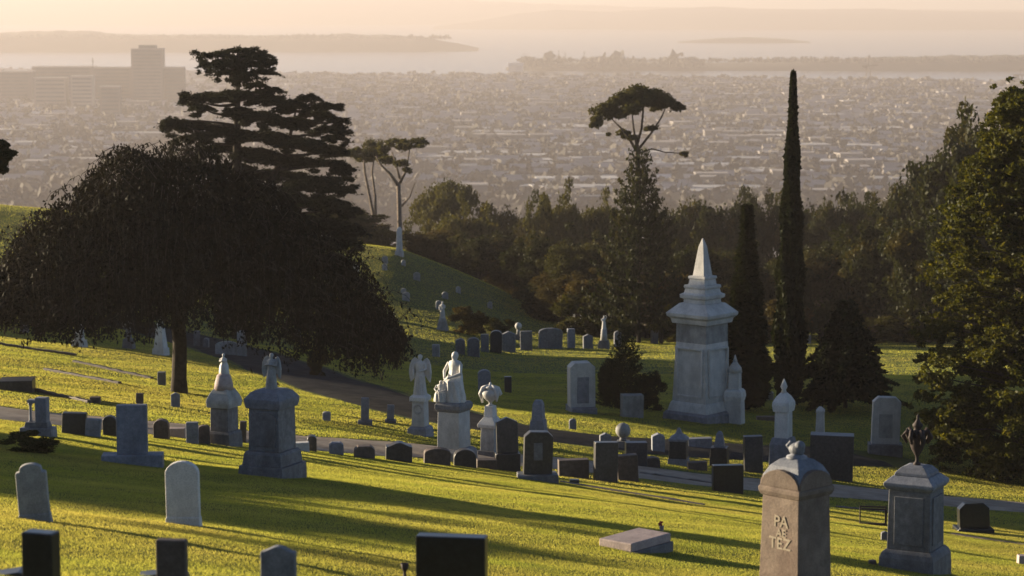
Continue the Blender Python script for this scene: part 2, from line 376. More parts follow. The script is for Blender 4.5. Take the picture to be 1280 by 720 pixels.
for kind, w_, d_, h_, nm in (('gable', 12, 10, 3.8, 'house'), ('hip', 13, 11, 4, 'house'), ('flat', 30, 20, 4.5, 'warehouse'), ('flat', 18, 14, 6.5, 'apartment_block'), ('gable', 9, 12, 4.8, 'house'), ('flat', 48, 22, 5, 'warehouse')):
    a, b = house_parts(w_, d_, h_, kind); protos[(kind, w_)] = (mesh_of(a, 'wall'), mesh_of(b, 'roof'), nm, w_, d_, h_)
for k, (a, b, nm, *_r) in protos.items():
    a.materials.append(m_wall); b.materials.append(m_white if nm == 'warehouse' else m_roof)
keys = list(protos.keys())
cand = []
y = 1240.0
while y < 4260:
    step = 26 if y < 2600 else 38
    x = -0.235 * y
    while x < 0.235 * y:
        k = keys[cr.choice(6, p=[.52, .08, .03, .07, .29, .01])]
        if y < 2300 and x > -0.02 * y and cr.random() < 0.14: k = keys[cr.choice([2, 5, 3])]
        wd = protos[k][3]
        if cr.random() < 0.86 and y < 3890 - 0.46 * x:
            cand.append((x + cr.uniform(-2, 2), y + cr.uniform(-6, 6), k, cr.uniform(0.85, 1.25)))
        x += wd + cr.uniform(3, 12)
    y += step
def seen(x, y):
    px_ = 640 + x / y * F; py_ = HOR + 112 / y * F
    lim = np.interp(px_, [-20, 90, 200, 440, 520, 620, 720, 900, 1100, 1150, 1200, 1290], [240, 210, 160, 190, 225, 250, 238, 242, 236, 215, 150, 120])
    return -5 < px_ < 1285 and py_ < lim
ind = [c for c in cand if seen(c[0], c[1])]
ind.sort(key=lambda c: c[1] / protos[c[2]][3] ** 0.5)
near, far_ = ind[:290], ind[290:]
lab = {'house': 'small pale house among the hazy low streets beyond the cemetery trees', 'warehouse': 'long low building with a pale flat roof on the hazy plain', 'apartment_block': 'boxy flat roofed block among the houses on the hazy plain'}
grp = {'house': 'hazy houses on the plain', 'warehouse': 'pale roofed warehouses on the plain', 'apartment_block': 'flat roofed blocks on the plain'}
for x, y, k, s_ in near:
    a, b, nm, w_, d_, h_ = protos[k]
    t = thing(nm, (x, y, float(terrain(x, y))), lab[nm], nm.replace('_', ' '), cr.normal(0, 0.12), grp[nm]); t.scale = (s_, 1, cr.uniform(.8, 1.3))
    obj('wall', a, None, t); obj('roof', b, None, t)
gm = G(); mats = []
for x, y, k, s_ in far_:
    a, b, nm, w_, d_, h_ = protos[k]; z = CITY_Z
    q = house_parts(w_ * s_, d_, h_ * cr.uniform(.7, 1.2), k[0]); T = Matrix.Translation((x, y, z)) @ Matrix.Rotation(cr.normal(0, 0.1), 4, 'Z')
    for i_, gg in enumerate(q):
        gm.add(gg.v, gg.f, T); mats += [i_ * (2 if nm == 'warehouse' or cr.random() < 0.05 else 1)] * len(gg.f)
me = mesh_of(gm, 'city_blocks'); 
for m_ in (m_wall, m_roof, m_white): me.materials.append(m_)
me.polygons.foreach_set('material_index', mats)
tag(obj('city_blocks', me, None), 'mass of low houses and sheds filling the hazy plain down to the shore', 'houses', kind='stuff')
# street trees: clumpy low mounds
def blob_unit(seed, n=90):
    r = np.random.default_rng(seed); u = r.normal(size=(n, 3)); u /= np.linalg.norm(u, axis=1)[:, None]; u[:, 2] = abs(u[:, 2])
    return u * r.uniform(0.6, 1.0, (n, 1))
def leaf_quads(C, s, r, flat=0.0, asp=0.6):
    n = len(C); a = r.normal(size=(n, 3)); a[:, 2] *= (1 - flat); a /= np.linalg.norm(a, axis=1)[:, None] + 1e-9
    b_ = r.normal(size=(n, 3)); b_[:, 2] *= (1 - flat); b_ = np.cross(a, b_); b_ = np.cross(b_, a) if flat > 0.5 else b_
    b_ /= np.linalg.norm(b_, axis=1)[:, None] + 1e-9
    s = (np.ones(n) * s * r.uniform(0.6, 1.3, n))[:, None]
    a = a * s / 2; b_ = b_ * s * asp / 2
    return np.stack([C - a, C - b_ * 0.9 + a * 0.1, C + a, C + b_ * 0.9 + a * 0.1], 1).reshape(-1, 3)
tv = []
for k in range(8500):
    y = 1250 + 2700 * cr.random() ** 1.2; x = cr.uniform(-0.23, 0.23) * y
    if cr.random() < 0.5: y = round(y / 90) * 90 + cr.normal(0, 4)
    if y > 3900 - 0.46 * x: continue
    rr = cr.uniform(3, 9); n = 18
    u = cr.normal(size=(n, 3)); u /= np.linalg.norm(u, axis=1)[:, None]; u[:, 2] = abs(u[:, 2]) * 1.2
    C = np.array([x, y, CITY_Z]) + u * rr * np.array([1.6, 1, 1]) * cr.uniform(0.5, 1, (n, 1))
    tv.append(leaf_quads(C, rr * 0.9, cr, 0, 0.8))
# tree line along the shore and the wooded spits
for x0, x1, Y, zt, hh, den in ((560, 1330, 3930, CITY_Z, 9, 1.2), (-40, 560, 4080, CITY_Z, 6, 0.7), (650, 1330, 4400, -104, 8, 1.6), (660, 880, 4380, -112, 16, 1.2), (-60, 560, 6200, -88, 10, 1.0)):
    X0, X1 = (x0 - 640) / F * Y, (x1 - 640) / F * Y
    for x in np.arange(X0, X1, 9 / den):
        yy = Y + cr.uniform(0, 60) - (0.46 * x + (Y - 3870) if Y < 4100 else 0)
        rr = hh * cr.uniform(0.5, 1.15); n = 22
        if Y > 4300 and Y < 4390: rr *= 0.4 + 1.0 * (np.sin(x * 0.045) > 0.1)
        u = cr.normal(size=(n, 3)); u /= np.linalg.norm(u, axis=1)[:, None]; u[:, 2] = abs(u[:, 2])
        C = np.array([x, yy, zt]) + u * rr * cr.uniform(0.4, 1, (n, 1)) * np.array([1.1, 1, 1])
        tv.append(leaf_quads(C, rr * 0.9, cr, 0, 0.8))
# pointed poplars on the island
for px_ in (652, 655, 668, 690, 694, 698, 701, 706, 730, 766, 770, 1085):
    Y = 4370; x = (px_ - 640) / F * Y; H = cr.uniform(20, 33)
    t_ = cr.uniform(0, 1, 60); ang = cr.uniform(0, 6.3, 60); rad = (1 - t_) * 5
    C = np.stack([x + rad * np.cos(ang), Y + rad * np.sin(ang), -116 + t_ * H], 1)
    tv.append(leaf_quads(C, 3.5, cr, 0, 0.7))
tag(obj('street_trees', np_mesh('street_trees', np.concatenate(tv), 4), m_ctree), 'dark tree clumps scattered between the far houses and along the shore', 'trees', kind='stuff')
# larger buildings at the left
def tower(px0, px1, top, Y, depth, label, nm='office_building', crown=False, cat='building', fl=12, mat=None):
    c = at((px0 + px1) / 2, 100, Y); W = (px1 - px0) / F * Y; z0 = CITY_Z; H = -(top - HOR) / F * Y - z0
    t = thing(nm, (c.x, Y, z0), label, cat, R(4))
    obj('wall', G().box((0, 0, H / 2 - 1), (W, depth, H + 2)), mat or m_wall, t)
    nf = max(2, min(16, int(H / 4.0)))
    for f in range(nf):
        obj('window_band', G().box((0, -depth / 2 - 0.05, (f + 0.55) * H / nf), (W * .86, 0.3, H / nf * 0.42)), m_glass, t)
    rf = obj('roof', G().box((0, 0, H + 0.6), (W + 0.6, depth + 0.6, 1.2)), m_roof, t)
    if crown:
        obj('plant_room', G().box((0, 0, H + 3), (W * 0.55, depth * 0.5, 4)), m_wall, t)
    return t, H, W
m_tw = stone('tower_wall', (0.17, 0.155, 0.15), (0.22, 0.20, 0.19), (0.2, 0.17, 0.14), 0.2, 0.9, 0.02, 0)
m_tl = stone('pale_tower_wall', (0.30, 0.28, 0.26), (0.38, 0.36, 0.33), (0.3, 0.27, 0.24), 0.2, 0.9, 0.02, 0)
tower(166, 205, 61, 2850, 34, 'tall grey tower block rising highest over the bay shoreline', crown=True, mat=m_tw)
tower(205, 231, 84, 2860, 30, 'lower wing joined to the right side of the tall tower block', mat=m_tw)
tt, H_, W_ = tower(119, 166, 84, 2900, 30, 'mid height block directly left of the tall tower block', mat=m_tw)
mast = G().tube([(-W_ * 0.55, 0, H_), (-W_ * 0.55, 0, H_ + 12)], 0.5, 6); mast.box((-W_ * .55, 0, H_ + 8), (4, .4, .4)); obj('antenna', mast, M['iron'], tt)
tower(43, 119, 83, 2960, 40, 'wide pale slab building left of the tower block', mat=m_tw)
tower(44, 84, 97, 2700, 24, 'lighter low block in front of the wide pale slab building', mat=m_tl)
tower(90, 117, 95, 2690, 24, 'narrow pale block in front of the wide slab building right half', mat=m_tl)
tower(-30, 42, 89, 2900, 40, 'grey block cut by the left edge of the view on the plain', mat=m_tw)
tower(126, 150, 108, 2500, 20, 'squat block below the mid height block on the plain', mat=m_tw)
# harbour shed, cranes and boats
g_ = G().box((0, 0, 5), (26, 14, 12)); g_.add([(-14, -8, 11), (14, -8, 11), (14, 8, 11), (-14, 8, 11), (-14, 0, 16), (14, 0, 16)], [(3, 2, 1, 0), (0, 1, 5, 4), (2, 3, 4, 5), (1, 2, 5), (3, 0, 4)])
tag(obj('boathouse', g_, m_white, loc=((645 - 640) / F * 4330, 4330, -120)), 'small white boathouse at the left tip of the wooded island', 'boathouse')
def crane(px_, Y, H):
    x = (px_ - 640) / F * Y; g = G()
    for dx in (-4, 4):
        g.tube([(dx, 0, 0), (dx * 0.6, 0, H * 0.6)], 0.9, 5)
    g.tube([(0, 0, H * 0.6), (0, 0, H)], 0.7, 5); g.tube([(-10, 0, H * 0.62), (14, 0, H * 0.66)], 0.9, 5); g.tube([(0, 0, H), (13, 0, H * 0.66)], 0.35, 4); g.box((-6, 0, H * 0.6), (6, 4, 4))
    return obj('harbour_crane', g, M['iron'], loc=(x, Y, -120))
tag(crane(1084, 3690, 42), 'thin harbour crane standing on the shore below the long island', 'crane')
tag(crane(1273, 3600, 24), 'thin harbour crane near the right edge of the bay', 'crane')
# ------------------------------------------------------------------ gravestones
def fold_rings(secs, n=28, folds=9, ph=0.0):
    """secs: (z, rx, ry, fold, dx, dy)"""
    out = []
    for s in secs:
        z, rx, ry, fo = s[:4]; dx = s[4] if len(s) > 4 else 0; dy = s[5] if len(s) > 5 else 0; r = []
        for i in range(n):
            a = 2 * math.pi * i / n; k = 1 + fo * math.sin(folds * a + ph + 3 * z)
            r.append((dx + rx * k * math.cos(a), dy + ry * k * math.sin(a), z))
        out.append(r)
    return out
def figure(H, pose='pray', wings=False, seated=False):
    g = G()
    if seated:
        g.loft(fold_rings([(0, .27, .22, .09), (.10, .265, .22, .10), (.30, .23, .20, .10, 0, -.02), (.42, .20, .20, .07, 0, -.02), (.50, .17, .15, .05, 0, .04), (.62, .14, .12, .04, 0, .05), (.74, .17, .12, .02, 0, .05), (.80, .14, .10, .01, 0, .04), (.83, .06, .06, 0, 0, .03)]))
        sh, hd, k = .76, .90, 1.25
    else:
        g.loft(fold_rings([(0, .175, .16, .08), (.03, .17, .155, .09), (.18, .15, .135, .10), (.34, .135, .12, .09), (.48, .125, .105, .06), (.57, .105, .085, .04), (.64, .112, .09, .03), (.72, .128, .092, .02), (.79, .125, .08, .01), (.82, .095, .065, 0), (.84, .045, .045, 0), (.87, .038, .04, 0)]))
        sh, hd, k = .785, .925, 1.0
    dy = .03 if seated else 0
    g.ball((0, dy, hd), .058 * k, 10, sx=.86, sy=.98, sz=1.22)                    # head
    g.ball((0, dy + .012, hd + .018), .062 * k, 10, sx=.98, sy=1.0, sz=1.05)      # hair
    g.tube([(0, dy, .80), (0, dy - .002, hd)], [.04 * k, .03 * k], 8)
    g.ball((0, dy - .055 * k, hd - .004), .013, 6, sz=1.6)                         # nose
    arms = {'pray': [[(-.13, 0, sh), (-.17, -.03, .66), (-.03, -.13, .70)], [(.13, 0, sh), (.17, -.03, .66), (.03, -.13, .70)]],
            'raise': [[(-.13, 0, sh), (-.18, -.05, .68), (-.10, -.13, .60)], [(.13, 0, sh), (.20, -.04, .88), (.16, -.07, 1.04)]],
            'down': [[(-.13, 0, sh), (-.18, -.02, .64), (-.15, -.09, .52)], [(.13, 0, sh), (.17, -.04, .64), (.05, -.13, .60)]],
            'lap': [[(-.17, .04, sh), (-.24, -.04, .58), (-.06, -.22, .50)], [(.17, .04, sh), (.24, -.04, .58), (.08, -.22, .50)]]}[pose]
    for a in arms:
        g.tube(a, [.046, .038, .024], 8)
        d = Vector(a[2]) - Vector(a[1]); d.normalize(); h = Vector(a[2]); g.ball(tuple(h + d * .02), .028, 6, sx=.8, sy=1.1)
        for q in range(4):
            s = Vector((0.009 * (q - 1.5), 0, .004 * (q - 1.5))); g.tube([tuple(h + s), tuple(h + s + d * .045), tuple(h + s + d * .065 + Vector((0, 0, -.012)))], [.009, .008, .006], 5)
    if wings:
        for s in (-1, 1):
            ol = [(.03, .62), (.10, .50), (.20, .36), (.27, .30), (.30, .42), (.31, .58), (.29, .74), (.24, .86), (.17, .92), (.09, .88), (.03, .80)]
            T = Matrix.Translation((0, .09, 0)) @ Matrix.Rotation(s * R(-18), 4, 'Z')
            o2 = [(s * x, z) for x, z in ol]
            if s < 0: o2 = o2[::-1]
            g.prism(o2, 0, .035, T)
            for q in range(5):
                x = s * (.08 + .05 * q); g.tube([(x, -.004, .84 - .02 * q), (x + s * .02, -.008, .60), (x * 1.1, -.004, .44 + .01 * q)], [.012, .016, .008], 5, T)
    s_ = Matrix.Scale(H, 4)
    g.v = [tuple(s_ @ Vector(v)) for v in g.v]
    return g
def urn_g(H, Rr, drape=True):
    g = G(); g.lathe([(0, .42 * Rr), (.05 * H, .45 * Rr), (.08 * H, .2 * Rr), (.16 * H, .18 * Rr), (.2 * H, .3 * Rr), (.32 * H, .72 * Rr), (.46 * H, .98 * Rr), (.56 * H, 1.0 * Rr), (.64 * H, .82 * Rr), (.68 * H, .5 * Rr), (.72 * H, .42 * Rr), (.76 * H, .62 * Rr), (.79 * H, .62 * Rr), (.84 * H, .35 * Rr), (.9 * H, .14 * Rr), (.95 * H, .16 * Rr), (H, .02 * Rr)], 20)
    if drape:
        for a, l in ((2.6, .5), (3.1, .62), (3.6, .42), (5.9, .5), (.4, .3)):
            c, s = math.cos(a), math.sin(a)
            g.tube([(c * .2 * Rr, s * .2 * Rr, .86 * H), (c * .85 * Rr, s * .85 * Rr, .74 * H), (c * 1.15 * Rr, s * 1.15 * Rr, .5 * H), (c * 1.05 * Rr, s * 1.05 * Rr, (.74 - l) * H)], [.12 * Rr, .26 * Rr, .24 * Rr, .1 * Rr], 8)
    return g
def outline(w, h, top, n=12):
    a = w / 2; k = a
    if top == 'round': pts = [(a * math.cos(t), h - a * 0.75 + a * 0.75 * math.sin(t)) for t in np.linspace(0, math.pi, n + 1)]
    elif top == 'arch': pts = [(a * math.cos(t), h - a * 0.35 + a * 0.35 * math.sin(t)) for t in np.linspace(0, math.pi, n + 1)]
    elif top == 'shoulder':
        r = a * 0.72; pts = [(a, h - r * 0.8), (r, h - r * 0.72)] + [(r * math.cos(t), h - r * 0.5 + r * 0.5 * math.sin(t)) for t in np.linspace(0.1, math.pi - 0.1, n)] + [(-r, h - r * 0.72), (-a, h - r * 0.8)]
    elif top == 'peak': pts = [(a, h - a * 0.45), (0, h), (-a, h - a * 0.45)]
    elif top == 'chamfer': pts = [(a, h - a * 0.35), (a * .62, h), (-a * .62, h), (-a, h - a * 0.35)]
    elif top == 'serp':
        pts = [(a * (1 - 2 * t), h - a * 0.16 + a * 0.16 * math.cos(2 * math.pi * (t - .5) * 1.0) if True else h) for t in np.linspace(0, 1, n + 1)]
    else: pts = [(a, h), (-a, h)]
    return [(-a, -0.12), (a, -0.12)] + [(float(x), float(z)) for x, z in pts]
SR = np.random.default_rng(3)
def headstone(px, py, w, h, top, mat, label, yaw=4, th=0.16, base=None, lean=0, tilt=0, cat='headstone', nm='headstone', flare=0, group=None, y0=14):
    """w, h, base=(width, height) in px of the photograph"""
    p = P(px, py, y0); s = mpp(p); W, H = w * s, h * s
    bh = base[1] * s if base else 0
    lean += SR.normal() * 1.6; tilt += SR.normal() * 1.3
    t = thing(nm, (p.x, p.y + th / 2, p.z), label, cat, R(yaw), group)
    g = G(); ol = outline(W, H - bh, top); g.prism([(x, z) for x, z in ol], -th / 2, th / 2)
    if flare:
        g.prism([(-W / 2 - flare * s, -.12), (W / 2 + flare * s, -.12), (W / 2 + .004, H * .12), (-W / 2 - .004, H * .12)], -th / 2 - .02, th / 2 + .02)
    if base:
        o = obj('tablet', g, M[mat], t, bevel=0.018); o.location = (0, 0, bh + 0.115); o.rotation_euler = (R(lean), R(tilt), 0)
        b = G().box((0, 0, bh / 2 - .1), (base[0] * s, th * 2.1, bh + .2)); obj('base', b, M[base[2]] if len(base) > 2 else M[mat], t, bevel=0.02)
    else:
        o = obj('tablet', g, M[mat], t, bevel=0.018); o.rotation_euler = (R(lean), R(tilt), 0)
    return t, p, s
def monument(px, py, yaw, parts, label, nm='monument', cat='monument', group=None, dpth=1.0, y0=14):
    """parts: (name, material, shape, [(row, width px), ...]) traced bottom to top"""
    p = P(px, py, y0); s = mpp(p); kx = abs(math.cos(R(yaw))) + dpth * abs(math.sin(R(yaw)))
    hb = parts[0][3][0][1] * s / 2 / kx
    p = P(px, py, y0); t = thing(nm, (p.x, p.y + hb * .9, p.z), label, cat, R(yaw), group)
    for i, (n_, mt, sh, tr) in enumerate(parts):
        z = [((py - y) * s, w_ * s / 2) for y, w_ in tr]; g = G()
        if i == 0: z = [(z[0][0] - 0.25, z[0][1])] + z
        if sh == 'sq': g.square([(a, b / kx) for a, b in z], dpth)
        elif sh == 'round': g.lathe(z, 18)
        elif sh == 'oct': g.lathe(z, 8, ph=math.pi / 8)
        obj(n_, g, M[mt], t, bevel=0.012 if sh == 'sq' else 0, smooth=(sh == 'round'))
    return t, p, s, kx
def panel(t, w, z0, z1, y, mat, nm='panel', arch=False, d=0.02):
    ol = [(-w / 2, z0), (w / 2, z0)] + ([(w / 2 * math.cos(a), z1 - w * .18 + w * .18 * math.sin(a)) for a in np.linspace(0, math.pi, 9)] if arch else [(w / 2, z1), (-w / 2, z1)])
    return obj(nm, G().prism(ol, -y - d, -y + 0.02), M[mat], t, bevel=0.006)
# --- front row, cut by the lower edge of the view
def front(px, top, w, mat, label, yaw, th, topk='flat', hpx=85):
    p = P(px, top + hpx); X, Y, z = p; zt = Y * math.tan(-PITCH - math.atan((top - 360) / F))
    s = mpp(p); t = thing('headstone', (X, Y, z), label, 'headstone', R(yaw))
    H = zt - z; W = w * s / (math.cos(R(yaw)) + th / (w * s) * abs(math.sin(R(yaw))))
    obj('tablet', G().prism(outline(W, H, topk), -th / 2, th / 2), M[mat], t, bevel=0.015)
    obj('base', G().box((0, 0, .02), (W * 1.35, th * 2.2, .16)), M['dark'], t, bevel=.02)
    return t
t = front(53, 664, 47, 'black', 'polished black upright headstone near the lower left corner', -18, .17, hpx=100)
t = front(216, 674, 39, 'brown', 'brown grey square topped headstone at the lower edge below the rounded white one', -6, .12)
t = front(349, 682, 45, 'granite', 'plain mid grey headstone with dark notched stain at its top, at the lower edge', -6, .12, 'serp')
ng = G().prism([(-.035, -.06), (0, -.09), (.035, -.06), (.03, 0), (-.03, 0)], -.006, .004)
H_ = max(v.co.z for v in t.children[0].data.vertices); no = obj('stain_mark', ng, M['black'], t); no.location = (0.06, -.07, H_ - .02)
t = front(565, 669, 90, 'black', 'largest black headstone in the foreground, wide and square topped at the bottom centre', -9, .2, hpx=110)
# bases that just reach into the view
for px, py, w_, lb in ((25, 716, 64, 'low dark stone slab on the grass at the very lower left corner'), (204, 717, 66, 'low dark plinth slab under the brown grey headstone')):
    p = P(px, py + 5); q = mpp(p)
    g = G().prism([(-w_ * q / 2, -.1), (w_ * q / 2, -.1), (w_ * q * .46, .04), (0, .075), (-w_ * q * .46, .04)], -.14, .14)
    o = obj('stone_slab', g, M['dark'], loc=p, bevel=.012); tag(o, lb, 'slab')
p = P(506, 722); t = thing('metal_vase', p, 'small dark grave vase left of the large black headstone', 'vase')
obj('cup', G().lathe([(-.1, .03), (.02, .035), (.03, .02), (.08, .018), (.12, .04), (.19, .055), (.19, .045), (.1, .01)], 12), M['iron'], t, smooth=True)
# --- second row
headstone(43, 651, 38, 73, 'shoulder', 'oldmarble', 'weathered grey headstone with stepped shoulders, standing in shade at the left edge', 3, .13, flare=3)
headstone(229, 656, 42, 80, 'round', 'marble', 'clean round topped white headstone in the left foreground', -4, .14, flare=2)
headstone(165, 581, 38, 68, 'flat', 'bluegranite', 'tall square topped blue grey headstone on a broad plinth at left', 4, .22, base=(76, 13, 'bluegranite'))
# --- big monument with winged figure
t, p, s, kx = monument(338, 597, -24, [
    ('base', 'granite', 'sq', [(597, 84), (584, 82)]), ('lower_step', 'granite', 'sq', [(584, 74), (570, 70), (566, 64)]),
    ('die', 'granite', 'sq', [(566, 58), (512, 56)]), ('cap', 'bluegranite', 'sq', [(512, 64), (504, 68), (500, 68), (492, 52), (489, 36)])],
    'massive grey pedestal monument carrying a winged angel, casting a long shadow over the lawn')
h_ = 58 * s / 2 / kx; panel(t, h_ * 1.6, .62, (597 - 516) * s, h_, 'granite', arch=True)
obj('angel', figure(46 * s, 'pray', wings=True), M['oldmarble'], t, remesh=.010).location = (0, 0, (597 - 490) * s)
# --- draped figure pedestal left of it
t, p, s, kx = monument(279, 557, -24, [
    ('base', 'granite', 'sq', [(557, 44), (543, 42), (540, 38)]), ('die', 'granite', 'sq', [(540, 34), (510, 33)]),
    ('cap', 'oldmarble', 'sq', [(510, 42), (504, 44), (500, 43), (492, 34), (487, 26)]), ('rock', 'pink', 'round', [(488, 25), (480, 23), (470, 17), (468, 10)])],
    'pedestal with a cloaked pale kneeling figure, left of the angel monument')
obj('mourning_figure', figure(29 * s, 'pray'), M['marble'], t, remesh=.009).location = (0, 0, (557 - 472) * s)
g = G().loft(fold_rings([(0, .20, .18, .05), (.3 , .19, .17, .07), (.55, .16, .15, .06), (.70, .10, .10, .03), (.76, .03, .03, 0)], folds=7)); k_ = 46 * s
g.v = [(x * k_ * .75, y * k_ * .75 + .03, z * k_ * .62) for x, y, z in g.v]; obj('cloak', g, M['marble'], t, smooth=True).location = (0, 0, (557 - 474) * s)
# --- left edge group by the road
t, p, s, kx = monument(44, 545, -10, [('base', 'bluegranite', 'sq', [(545, 46), (537, 44)]), ('step', 'granite', 'sq', [(537, 34), (530, 30)])], 'grey marker of a slab and slim side column joined on top, near the left edge', dpth=.5)
obj('slab', G().prism(outline(15 * s, 31 * s, 'flat'), -.12, .12), M['bluegranite'], t, bevel=.015).location = (6 * s, 0, 15 * s)
obj('column', G().lathe([(0, 3 * s), (2 * s, 2.2 * s), (20 * s, 1.8 * s), (22 * s, 3 * s), (24 * s, 3 * s)], 12), M['bluegranite'], t, smooth=True).location = (-9.5 * s, 0, 15 * s)
obj('crossbar', G().box((-4 * s, 0, 41 * s), (16 * s, .2, 4 * s)), M['bluegranite'], t, bevel=.01)
headstone(91, 543, 30, 26, 'flat', 'dark', 'dark square block by the road, leaning slightly, near the left edge', 6, .35, tilt=3)
headstone(115, 546, 19, 22, 'flat', 'bluegranite', 'small light grey square headstone right beside the dark leaning block', 2, .2)
headstone(137, 545, 17, 25, 'round', 'dark', 'dark round topped headstone between the light grey stone and the tall one on a plinth', 0, .2)
headstone(201, 549, 19, 24, 'round', 'brown', 'dark brown arched headstone just right of the tall plinth headstone', 2, .3)
headstone(221, 547, 20, 11, 'flat', 'pink', 'low pinkish slab marker behind the dark brown arched headstone', 2, .3, cat='grave marker', nm='grave_marker')
headstone(240, 555, 15, 27, 'flat', 'bluegranite', 'slim grey square headstone left of the cloaked figure pedestal', 2, .2)
headstone(255, 555, 13, 23, 'arch', 'brown', 'slim brown headstone touching the left side of the cloaked figure pedestal', 2, .2)
headstone(303, 553, 8, 26, 'flat', 'brown', 'thin brown headstone squeezed between the cloaked figure and the angel monument', 2, .2)
headstone(18, 489, 42, 13, 'flat', 'dark', 'long low dark box tomb at the left edge on the sunny lawn', 4, .8, cat='box tomb', nm='box_tomb')
headstone(118, 504, 13, 7, 'flat', 'brown', 'tiny brown block at the right end of the long dark strip on the sunny lawn', 4, .3, cat='grave marker', nm='grave_marker')
# small stones on the sunny lawn
headstone(202, 482, 10, 17, 'flat', 'bluegranite', 'small grey stone on the sunny lawn left of the dark tree trunk', 2, .18)
headstone(174, 505, 9, 13, 'flat', 'brown', 'smallest brownish stone on the sunny lawn, left of the trunk foot', 2, .18)
headstone(219, 509, 11, 18, 'peak', 'bluegranite', 'small peaked grey stone in front of the dark tree trunk', 2, .18)
headstone(408, 526, 10, 11, 'arch', 'bluegranite', 'small rounded grey stone on the grass strip right of the angel monument', 2, .18)
headstone(456, 531, 10, 29, 'flat', 'bluegranite', 'slim upright grey post stone with a small foot on the grass strip', 2, .18, base=(18, 5, 'granite'))
headstone(488, 529, 9, 18, 'flat', 'bluegranite', 'short grey post stone left of the tall white figure column', 2, .18, base=(14, 4, 'granite'))
# row along the road; dark and brown granite stands in for backlit faces
row = [(376, 564, 20, 10, 'flat', 'marble', 'low pale slab directly right of the angel monument foot'),
       (389, 565, 12, 20, 'round', 'dark', 'small dark round stone right of the angel monument foot'),
       (420, 569, 18, 15, 'chamfer', 'bluegranite', 'low grey block with sloped shoulders on the near side of the road'),
       (455, 573, 26, 15, 'chamfer', 'brown', 'low wide dark brown block with sloped shoulders by the road'),
       (498, 577, 33, 24, 'serp', 'dark', 'wide dark headstone with gently curved top by the road'),
       (546, 581, 33, 20, 'arch', 'brown', 'wide low brown headstone left in front of the seated statue'),
       (581, 584, 28, 22, 'round', 'dark', 'dark rounded headstone in front of the seated statue base'),
       (608, 587, 25, 12, 'flat', 'brown', 'very low reddish brown block between the rounded dark stone and the two tier one'),
       (717, 597, 38, 22, 'flat', 'brown', 'low wide reddish brown block right of the headstone with the pale plaque'),
       (785, 602, 26, 33, 'flat', 'brown', 'brown headstone leaning against the right side of the taller dark slab'),
       (795, 583, 27, 30, 'flat', 'dark', 'square dark stone behind the leaning pair by the road'),
       (910, 616, 38, 34, 'flat', 'black', 'black square block with pale top edge in the sun, left of the sandstone monument')]
for a in row: headstone(*a, yaw=6, th=.32)
headstone(757, 602, 29, 49, 'flat', 'dark', 'tallest dark slab of the leaning pair by the road', 8, .3)
headstone(634, 589, 27, 62, 'peak', 'dark', 'two tier dark headstone with pointed top on a square block', 6, .25, base=(31, 23, 'dark'))
t, p, s = headstone(672, 601, 36, 56, 'chamfer', 'dark', 'dark headstone with a pale upright plaque and a stepped foot', 5, .3, base=(50, 8, 'granite'))
panel(t, 11 * s, 26 * s, 48 * s, .15, 'granite', 'plaque')
monument(673, 560, -15, [('base', 'bluegranite', 'sq', [(560, 30), (546, 29)]), ('step', 'bluegranite', 'sq', [(546, 25), (526, 21)]), ('shaft', 'bluegranite', 'sq', [(526, 18), (506, 15), (501, 10)])], 'blunt blue grey obelisk rising behind the headstone with the pale plaque', 'obelisk', 'obelisk')
t, p, s, kx = monument(779, 562, -10, [('base', 'granite', 'sq', [(562, 20), (552, 18)]), ('neck', 'granite', 'round', [(552, 9), (548, 8)])], 'grey pedestal topped with a pale stone ball, behind the leaning pair')
obj('ball', G().ball((0, 0, 0), 9.5 * s, 12), M['oldmarble'], t, smooth=True).location = (0, 0, 23 * s)
headstone(757, 562, 14, 20, 'peak', 'bluegranite', 'small peaked grey stone just left of the stone ball pedestal', 3, .3)
headstone(823, 566, 16, 24, 'peak', 'bluegranite', 'pale grey peaked stone in the shade below the great spire monument', 3, .3)
monument(849, 582, -12, [('base', 'bluegranite', 'sq', [(582, 30), (574, 28)]), ('die', 'dark', 'sq', [(574, 26), (552, 25)]), ('cap', 'bluegranite', 'sq', [(552, 27), (549, 27), (543, 10), (536, 3)])], 'dark block with a pyramid cap in the shade below the great spire monument')
headstone(875, 562, 30, 14, 'flat', 'bluegranite', 'long low pale slab in the shade right of the pyramid capped block', 3, .3, cat='grave marker', nm='grave_marker')
monument(900, 584, -12, [('die', 'dark', 'sq', [(584, 27), (560, 24)]), ('shaft', 'bluegranite', 'sq', [(560, 16), (543, 9), (540, 4)])], 'dark block with a short pale spike, behind the black square block')
headstone(942, 591, 23, 46, 'flat', 'dark', 'tall plain dark headstone left of the white finial pedestal', 4, .3)
headstone(815, 584, 20, 12, 'arch', 'brown', 'very low brown stone right of the square dark stone by the road', 3, .3)
headstone(872, 588, 24, 10, 'flat', 'brown', 'very low brown slab between the pyramid capped block and the spiked block', 3, .3, cat='grave marker', nm='grave_marker')
